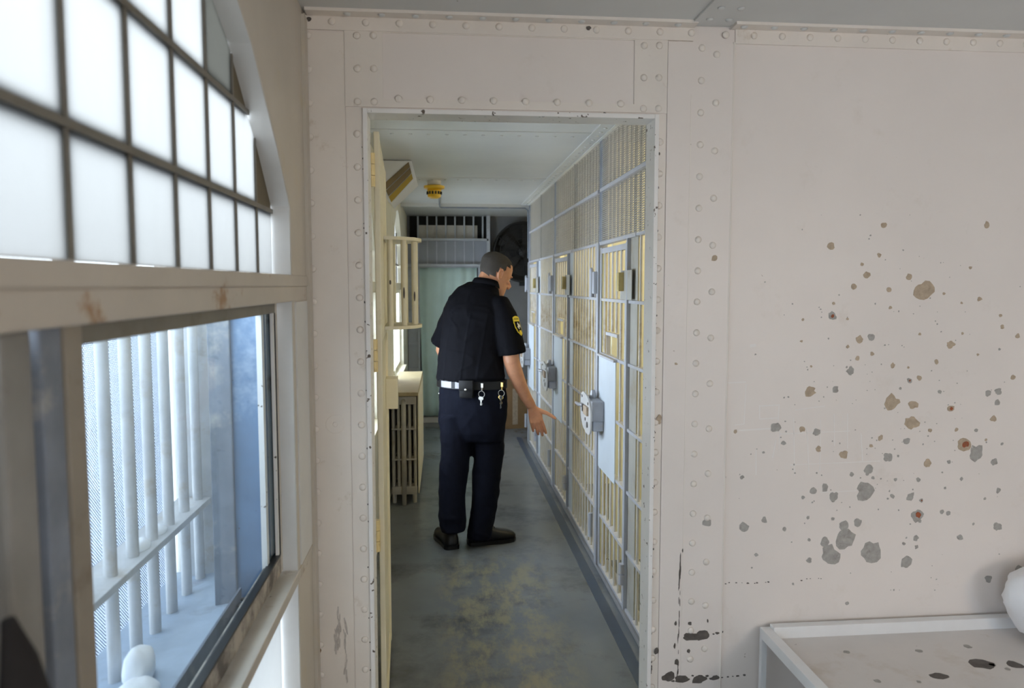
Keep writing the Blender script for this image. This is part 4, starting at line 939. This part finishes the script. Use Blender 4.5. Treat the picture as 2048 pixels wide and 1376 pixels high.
SL_L = [(930, 606, 4.70, .050), (912, 613, 4.72, .064), (903, 638, 4.75, .068), (893, 663, 4.79, .068), (884, 682, 4.82, .070), (881, 688, 4.83, .071)]
ARM_R = [(1002, 612, 4.57, .050), (1012, 650, 4.53, .052), (1019, 690, 4.51, .051), (1023, 722, 4.505, .049), (1029, 742, 4.515, .0485), (1038, 765, 4.54, .043), (1051, 793, 4.575, .036), (1062, 811, 4.60, .031)]
ARM_L = [(912, 614, 4.72, .05), (898, 655, 4.79, .05), (886, 700, 4.86, .047), (892, 718, 4.93, .044), (915, 730, 4.99, .036), (938, 738, 5.02, .029)]

person = tag(bpy.data.objects.new('person', None), 'man in black short sleeved uniform seen from behind, right arm pointing at the cells', 'person'); COL.objects.link(person)
person.location = (0.18, 4.56, 0)
def pchild(name, me, m, parent=person):
    o = link(name, me, m, parent)
    if parent is person: o.matrix_parent_inverse = Matrix.Translation(person.location).inverted()
    return o
# ---- head
HC = atY(990, 548, 4.70); HPSI, HPIT = R(67), R(25)
HM = Matrix.Translation(HC) @ Matrix.Rotation(-HPSI, 4, 'Z') @ Matrix.Rotation(-HPIT, 4, 'X') @ Matrix.Diagonal((1.06, 1.06, 1.06, 1))
HSEC = [(-.121, .068, .016, .016), (-.113, .064, .032, .030), (-.098, .052, .048, .044), (-.080, .036, .064, .055), (-.055, .020, .078, .062), (-.03, .009, .087, .067), (0.0, .0, .094, .072),
        (.03, -.004, .099, .0755), (.058, -.008, .099, .076), (.082, -.011, .090, .070), (.102, -.013, .072, .057), (.116, -.014, .046, .038), (.122, -.014, .018, .016)]
def head_shape(mb, k=0.0, seg=36):
    pts = [HM @ Vector((0, cy, z)) for z, cy, d, w in HSEC]
    rings = []
    for z, cy, d, w in HSEC:
        ring = []
        for q in range(seg):
            a = 2 * math.pi * q / seg; ca, sa = math.cos(a), math.sin(a)
            e = 0.86
            ring.append(mb.bm.verts.new(HM @ Vector(((w + k) * math.copysign(abs(ca) ** e, ca), cy + (d + k) * math.copysign(abs(sa) ** e, sa), z))))
        rings.append(ring)
    for i in range(len(rings) - 1):
        for q in range(seg): mb.bm.faces.new((rings[i][q], rings[i][(q+1) % seg], rings[i+1][(q+1) % seg], rings[i+1][q]))
    mb.bm.faces.new(rings[0][::-1]); mb.bm.faces.new(rings[-1])
def hp_(x, y, z): return HM @ Vector((x, y, z))
HR = HM.to_3x3().normalized()
body = MB(); head_shape(body)
body.tube([hp_(0, .088, .012), hp_(0, .104, -.008), hp_(0, .119, -.028), hp_(0, .116, -.038), hp_(0, .098, -.042)], [.007, .0095, .0135, .012, .008], 12)   # nose
for s in (-1, 1):
    body.ell(hp_(s * .011, .104, -.035), (.0085, .010, .0075), HR)
    body.ell(hp_(s * .030, .086, .020), (.026, .012, .0075), HR)          # brow
    body.ell(hp_(s * .043, .070, -.022), (.020, .018, .014), HR)          # cheekbone
    body.ell(hp_(s * .031, .083, .004), (.0125, .007, .006), HR)          # eyelid
    body.ell(hp_(s * .058, -.004, -.068), (.012, .034, .022), HR)         # jaw corner
    # ear: rim and lobe
    er = [hp_(s * .074, .012, -.028), hp_(s * .080, .012, -.005), hp_(s * .085, .006, .017), hp_(s * .088, -.008, .024), hp_(s * .089, -.020, .014), hp_(s * .087, -.020, -.006), hp_(s * .081, -.008, -.027), hp_(s * .077, .004, -.036)]
    body.tube(er, [.005, .005, .0055, .006, .006, .0055, .0055, .006], 8)
    body.ell(hp_(s * .077, -.003, -.004), (.006, .015, .024), HR)
body.ell(hp_(0, .094, -.064), (.022, .009, .0055), HR); body.ell(hp_(0, .092, -.074), (.019, .009, .006), HR)
body.ell(hp_(0, .082, -.104), (.021, .014, .013), HR)
nb = atY(974, 578, 4.67)
body.tube([hp_(0, -.022, .0), hp_(0, -.028, -.05), hp_(0, -.03, -.085), nb, nb + Vector((-.01, -.01, -.09))], [(.058, .064), (.058, .062), (.058, .060), (.064, .062), (.08, .07)], 24, side=HM.to_3x3() @ Vector((1, 0, 0)))
# ---- inner body, arms and legs
torso(body, SHIRT_RINGS[:8], 0.86); torso(body, HIP_RINGS, 0.86)
limb(body, LEG_L, k=0.72); limb(body, LEG_R, k=0.72); limb(body, ARM_R); limb(body, ARM_L)
body.ell(atY(1028, 740, 4.505), (.026, .022, .03))
# ---- hands
def hand(wrist, ax, wd, nn, sc_=1.0, curl=(12, 26, 38)):
    ax, wd, nn = ax.normalized(), wd.normalized(), nn.normalized()
    def Q(a, w, n_): return wrist + (ax * a + wd * w + nn * n_) * sc_
    # palm as one flattened loft
    body.tube([Q(-.035, 0, 0), Q(.004, .0, .002), Q(.035, .004, .004), (Q(.065, .003, .004)), Q(.090, .0, .003), Q(.103, -.001, .004)],
              [(.022, .019), (.030, .0215), (.040, .018), (.044, .0165), (.043, .0145), (.040, .011)], 20, side=wd)
    L_ = ((.043, .026, .022), (.047, .029, .023), (.043, .027, .022), (.034, .021, .019))
    for i, (w, base, spr) in enumerate(((.0315, .092, .03), (.0105, .098, .0), (-.0105, .095, -.02), (-.0315, .086, -.05))):
        p = Q(base, w, 0.0); path = [Q(base - .03, w * .9, .003), p]; rr = [.0095, .0102]
        extra = (-6, 0, 5, 9)[i]
        for j in range(3):
            an = R(curl[j] + extra); d = ax * math.cos(an) + nn * math.sin(an) + wd * spr * (1 - .3 * j)
            p = p + d.normalized() * L_[i][j] * 1.12 * sc_; path.append(p); rr.append((.0100, .0096, .0086)[j] * (0.9 if i == 3 else 1))
        body.tube(path, [r * sc_ for r in rr], 10); body.ell(path[-1], [rr[-1]] * 3); body.ell(path[1] - nn * .002, (.0105, .0105, .0105))
        body.ell(path[2], [.0092] * 3)
    return Q
WR = atY(1064, 815, 4.602); AX = Vector((.30, .10, -.93)); WD = Vector((.93, -.05, .34)); NN = AX.cross(WD); NN = NN if NN.y > 0 else -NN
Q = hand(WR, AX, WD, NN, 1.05)
th = [Q(.018, .022, .006), Q(.040, .040, .006), atY(1093, 826, 4.60), atY(1102, 831, 4.59), atY(1110, 836.5, 4.585)]
body.tube(th, [.015, .0165, .0122, .0112, .0088], 12); body.ell(th[-1], [.0088] * 3); body.ell(th[2], [.0122] * 3)
WL = atY(940, 739, 5.02); AX2 = Vector((.85, .25, -.45)); WD2 = Vector((.2, .5, .8)); WD2 = WD2 - AX2 * WD2.dot(AX2) / AX2.length_squared
NN2 = AX2.cross(WD2)
Q2 = hand(WL, AX2, WD2, NN2)
th2 = [Q2(.018, .022, .006), Q2(.045, .048, .012), Q2(.075, .062, .02), Q2(.10, .066, .024)]
body.tube(th2, [.015, .0135, .011, .009], 12); body.ell(th2[-1], [.009] * 3)
bme = remesh(body, 'body', 0.0038, 2, 0.5)
body_o = pchild('body', bme, M['skin'])
# eyes
for s in (-1, 1):
    e_ = pchild('eye', MB().ell(hp_(s * .031, .0825, .001), (.0125, .0095, .0075), HR).mesh('eye', True), M['eye'])
    pchild('iris', MB().ell(hp_(s * .031, .0915, -.001), (.005, .002, .005), HR).mesh('iris', True), M['black'], e_)
# ---- hair: a close cropped shell over the skull
HI = HM.inverted()
mb = MB(); head_shape(mb, 0.003, 96)
bmesh.ops.subdivide_edges(mb.bm, edges=[e for e in mb.bm.edges], cuts=4)
kill = []
for f in mb.bm.faces:
    p = HI @ f.calc_center_median()
    nz_ = 0.004 * noise.noise(p * 60)
    def lerp(a, b_, t): return a + (b_ - a) * max(0, min(1, t))
    if p.y > 0.018: hairline = lerp(0.038, 0.074, (p.y - 0.018) / 0.03)
    elif p.y > 0.004: hairline = 0.0
    elif p.y > -0.022: hairline = 0.018
    else: hairline = lerp(-0.022, -0.078, (-0.022 - p.y) / 0.075)
    if p.z < hairline + nz_: kill.append(f)
bmesh.ops.delete(mb.bm, geom=kill, context='FACES')
hair = pchild('hair', mb.mesh('hair', True), M['hair'])
md = hair.modifiers.new('thick', 'SOLIDIFY'); md.thickness = 0.004; md.offset = -1
# eyebrows
for s in (-1, 1):
    pchild('eyebrow', MB().tube([hp_(s * .014, .0985, .020), hp_(s * .032, .0975, .026), hp_(s * .050, .084, .020)], [.003, .0038, .002], 6).mesh('eyebrow', True), M['hair'])
# ---- trousers
mb = MB(); torso(mb, HIP_RINGS); limb(mb, LEG_L, 24, flat=1.08); limb(mb, LEG_R, 24, flat=1.08)
tme = remesh(mb, 'trousers', 0.0075, 4, 0.5)
kneeL, kneeR = atY(905, 950, 4.56), atY(973, 945, 4.61)
def tro(p, n_):
    low = max(0, min(1, (0.95 - p.z) / 0.6)); hem = max(0, min(1, (0.30 - p.z) / 0.2))
    a = 0.007 * fbm(Vector((p.x * 9 + p.z * 3, p.y * 9, p.z * 7)), 3)
    b_ = 0.009 * low * max(0, ridge(Vector((p.x * 6 + p.z * 4.5, p.y * 5 - p.z * 2, p.z * 7))) - 0.4)
    c_ = 0.007 * hem * (ridge(Vector((p.x * 6 + p.z * 5, p.y * 6, p.z * 13))) - 0.4)
    seat = 0.008 * max(0, ridge(Vector((p.x * 10, p.y * 6, p.z * 5))) - 0.5) * max(0, 1 - abs(p.z - 0.78) / 0.16)
    return a + b_ + c_ + seat - 0.002
displace(tme, tro)
tro_o = pchild('trousers', tme, M['trousers'])
# ---- shirt
mb = MB(); torso(mb, SHIRT_RINGS, 1.0, 40); limb(mb, SL_R, 24); limb(mb, SL_L, 24)
sme = remesh(mb, 'shirt', 0.0065, 4, 0.5)
tc = atY(944, 690, 4.615)
def shi(p, n_):
    s = (p - tc).dot(TR) - (p.z - tc.z) * 0.10
    back = max(0, -n_.dot(TF))
    cr = 0
    for s0 in (-0.115, 0.01, 0.11):
        cr += 0.0028 * math.exp(-((s - s0) / 0.007) ** 2) * (1 if p.z < tc.z + 0.20 else 0)
    low = max(0, min(1, (1.22 - p.z) / 0.15))
    f_ = 0.006 * fbm(Vector((p.x * 7, p.y * 7, p.z * 5)), 3) + 0.010 * low * max(0, ridge(Vector((p.x * 14, p.y * 14, p.z * 4))) - 0.45)
    f_ += 0.006 * max(0, ridge(Vector((p.x * 6 + p.z * 7, p.y * 6, p.z * 6 - p.x * 5))) - 0.55)
    yoke = 0.0008 * math.exp(-((p.z - (tc.z + 0.205)) / 0.006) ** 2)
    return f_ + (cr + yoke) * back
displace(sme, shi)
shirt = pchild('shirt', sme, M['shirt'])
# collar
cc, ca_, cb_ = torso_ring(947, 997, 566, 4.675, .066)
mb = MB()
mb.tube([cc + Vector((-.004, -.004, -.022)), cc + Vector((0, 0, -.004)), cc + Vector((.004, .004, .014))], [(ca_ + .012, cb_ + .012), (ca_ + .009, cb_ + .010), (ca_ + .002, cb_ + .004)], 32, side=TR, cap=False)
co = pchild('collar', mb.mesh('collar', True), M['shirt'], shirt)
md = co.modifiers.new('thick', 'SOLIDIFY'); md.thickness = 0.005
# shoulder strap with a small pin
ep = MB(); ep.tube([atY(985, 590, 4.60), atY(999, 598, 4.56), atY(1007, 607, 4.54)], [(.016, .004), (.018, .005), (.019, .004)], 10, side=(0.5, 0.8, 0.2))
pchild('shoulder_strap', ep.mesh('strap', True), M['shirt'], shirt)
# ---- shoulder patch, laid on the sleeve
bvh = BVHTree.FromPolygons([v.co.copy() for v in sme.vertices], [tuple(p.vertices) for p in sme.polygons])
def inside(poly, x, y):
    c = False; n = len(poly); j = n - 1
    for i in range(n):
        (xi, yi), (xj, yj) = poly[i], poly[j]
        if (yi > y) != (yj > y) and x < (xj - xi) * (y - yi) / (yj - yi) + xi: c = not c
        j = i
    return c
shield = [(-.034, .050), (-.018, .057), (.0, .059), (.018, .057), (.034, .050), (.0385, .020), (.036, -.012), (.025, -.038), (.0, -.060), (-.025, -.038), (-.036, -.012), (-.0385, .020)]
def shr(k): return [(x * k, y * k) for x, y in shield]
inner = shr(0.86)
horse = [(-.018, -.006), (-.010, .004), (-.012, .016), (-.004, .022), (.002, .012), (.012, .010), (.020, .000), (.016, -.016), (.010, -.008), (.000, -.006), (-.006, -.020), (-.012, -.016)]
pc = atY(1013, 651, 4.53); rad0 = Vector((.80, -.60, .0)).normalized(); tang = Vector((.60, .80, 0)); upv = Vector((-.13, 0.03, .99)).normalized()
mb = MB(); nx, ny = 34, 50; grid = {}
mids = []
for j in range(ny + 1):
    for i in range(nx + 1):
        x = -.0392 + .0784 * i / nx; y = -.0615 + .123 * j / ny
        d = (rad0 * math.cos(x / .085) + tang * math.sin(x / .085)); o_ = pc + upv * y + d * 0.2
        hit = bvh.ray_cast(o_, -d, 0.35)
        if hit[0] is not None: grid[i, j] = mb.bm.verts.new(hit[0] + d * 0.0022)
for j in range(ny):
    for i in range(nx):
        x = -.0392 + .0784 * (i + .5) / nx; y = -.0615 + .123 * (j + .5) / ny
        q = [grid.get(k) for k in ((i, j), (i+1, j), (i+1, j+1), (i, j+1))]
        if None in q or not inside(shield, x, y): continue
        f = mb.bm.faces.new(q)
        col = 0
        if inside(inner, x, y):
            col = 1
            if y > 0.028 or (y < -0.026 and abs(x) < 0.014): col = 0
            if y > 0.036 and (int((x + .05) / .0046) % 2 == 0) and y < 0.046: col = 1
            if inside(horse, x, y): col = 2
            if x > 0.022 and y > -.02: col = 0
        f.material_index = col
pm = mb.mesh('patch', True)
for k in ('patch_yellow', 'shirt', 'patch_white'): pm.materials.append(M[k])
po = pchild('shoulder_patch', pm, None, shirt); po['label'] = 'black shield patch with yellow border'
md = po.modifiers.new('thick', 'SOLIDIFY'); md.thickness = 0.002
# ---- belt
bc, ba, bb_ = torso_ring(876, 1011, 765, 4.60, .138)
def belt_band(a0, a1, z0, z1, off, n=40):
    mb = MB(); rows_ = []
    for k in range(n + 1):
        t = a0 + (a1 - a0) * k / n
        d = TR * math.cos(t) * (ba + off) + TF * math.sin(t) * (bb_ + off); d2 = TR * math.cos(t) * (ba + off - .006) + TF * math.sin(t) * (bb_ + off - .006)
        rows_.append([mb.bm.verts.new(bc + Vector((0, 0, z)) + dd) for dd, z in ((d, z0), (d, z1), (d2, z1), (d2, z0))])
    for k in range(n):
        for q in range(4): mb.bm.faces.new((rows_[k][q], rows_[k+1][q], rows_[k+1][(q+1) % 4], rows_[k][(q+1) % 4]))
    mb.bm.faces.new(rows_[0]); mb.bm.faces.new(rows_[-1][::-1])
    return mb
belt = pchild('belt', belt_band(0, 2 * math.pi, -.025, .023, .008, 72).mesh('belt', True, 40), M['leather'])
pchild('belt_shine_patch', belt_band(R(226), R(250), -.020, .018, .0095, 14).mesh('panel', True, 40), M['belt_highlight'], belt)['label'] = 'pale gray patch painted as a highlight on the belt'
pchild('belt_shine_patch', belt_band(R(257), R(268), -.020, .018, .0095, 10).mesh('panel', True, 40), M['belt_highlight'], belt)  # reflection on the leather, painted as pale patches
def on_belt(deg, off, z): 
    t = R(deg); return bc + TR * math.cos(t) * (ba + off) + TF * math.sin(t) * (bb_ + off) + Vector((0, 0, z))
# pouch
pq = on_belt(277, .018, -.018); pr_ = Matrix.Rotation(-TYAW + R(8), 3, 'Z')
mb = MB(); mb.box(-.042, .042, -.018, .018, -.055, .05, .010)
pm = mb.mesh('pouch', True, 50)
for v in pm.vertices: v.co = pr_ @ v.co + pq
pouch = pchild('pouch', pm, M['leather'], belt)
mb = MB(); mb.box(-.043, .043, -.022, -.017, -.01, .052, .003); pm = mb.mesh('flap', True, 40)
for v in pm.vertices: v.co = pr_ @ v.co + pq
pchild('belt_flap', pm, M['leather'], belt)
mb = MB(); mb.ell((0.0, -.023, -.003), (.008, .004, .008)); pm = mb.mesh('snap', True)
for v in pm.vertices: v.co = pr_ @ v.co + pq
pchild('snap', pm, M['chrome'], belt)
# ---- key rings hanging from the belt (things of their own)
def keyring(label, deg, metal, long=False):
    q = on_belt(deg, .012, 0.0)
    k_ = empty('key_ring', label, 'keys', q, rz=-TYAW)
    mb = MB(); mb.box(-.008, .008, -.004, .002, -.012, .016, .002); mb.build('clip', M[metal], k_)
    mb = MB(); mb.tube([(0, -.004, -.012), (0, -.006, -.03)], .004, 8); mb.build('swivel', M[metal], k_)
    zc = -.048; rr = .019
    mb = MB(); mb.tube([(rr * math.sin(2 * math.pi * i / 20), -.012, zc + rr * math.cos(2 * math.pi * i / 20)) for i in range(21)], .0018, 6); mb.build('ring', M['steel'], k_, smooth=True)
    for i, (dx, tl, mm) in enumerate(((-.010, -.25, metal), (-.002, -.05, 'steel'), (.006, .18, metal)) + (((.002, .05, 'black'),) if long else ())):
        mb = MB(); L_ = .05 if not (long and i == 3) else .075
        mb.lathe([(.0105, -.0012), (.0105, .0012)], (0, 0, -.008), 'y', 14); mb.box(-.0035, .0035, -.0012, .0012, -L_, -.014); mb.box(.0035, .006, -.0012, .0012, -L_ + .004, -L_ + .012)
        me = mb.mesh('key'); o = link('key', me, M[mm], k_, (dx, -.014 - .003 * i, zc - rr * .85)); o.rotation_euler = (0, tl, 0)
keyring('silver key ring clipped to the middle of the black belt', 301, 'steel')
keyring('brass clip with keys hanging from the belt near the right arm', 340, 'brass', True)
pchild('button', MB().ell(atY(878, 787, 4.55) , (.003, .003, .006)).mesh('button', True), M['chrome'], tro_o)
# ---- shoes
def shoe(heel, yaw):
    prof = [(-.008, .020, .030), (.0, .031, .062), (.02, .037, .082), (.06, .039, .094), (.10, .041, .088), (.14, .045, .072), (.19, .049, .060), (.24, .047, .052), (.275, .036, .042), (.292, .018, .032)]
    Mx = Matrix.Translation(heel) @ Matrix.Rotation(-yaw, 4, 'Z') @ Matrix.Diagonal((1.22, 1.04, 1.38, 1))
    mb = MB(); rings = []
    for y, w, h in prof:
        ring = []
        for k in range(20):
            a = 2 * math.pi * k / 20; ca, sa = math.cos(a), math.sin(a)
            ring.append(mb.bm.verts.new(Mx @ Vector((w * math.copysign(abs(ca) ** .75, ca), y, .022 + (h - .022) * max(0, sa) ** .8 if sa > 0 else .022 + .004 * sa))))
        rings.append(ring)
    for i in range(len(rings) - 1):
        for k in range(20): mb.bm.faces.new((rings[i][k], rings[i][(k+1) % 20], rings[i+1][(k+1) % 20], rings[i+1][k]))
    mb.bm.faces.new(rings[0]); mb.bm.faces.new(rings[-1])
    s_ = pchild('shoe', mb.mesh('shoe', True, 60), M['shoe'])
    mb = MB(); ol = [(Mx @ Vector((w + .004, y, 0))) for y, w, h in prof] + [(Mx @ Vector((-w - .004, y, 0))) for y, w, h in prof[::-1]]
    mb.prism([(p.x, p.y) for p in ol], 'z', 0.0, .024); pchild('sole', mb.mesh('sole'), M['shoe'], s_)
    mb = MB()
    for k in range(4): mb.tube([Mx @ Vector((-.022, .10 + .018 * k, .091 - .007 * k)), Mx @ Vector((0, .10 + .018 * k, .096 - .007 * k)), Mx @ Vector((.022, .10 + .018 * k, .091 - .007 * k))], .003, 6)
    pchild('laces', mb.mesh('laces', True), M['shoe'], s_)
hl = atZ(904, 1100, 0.0); shoe((hl.x + .004, hl.y + .01, 0), R(-14))
hr = atZ(940, 1090, 0.0); shoe((hr.x - .005, hr.y + .012, 0), R(76))
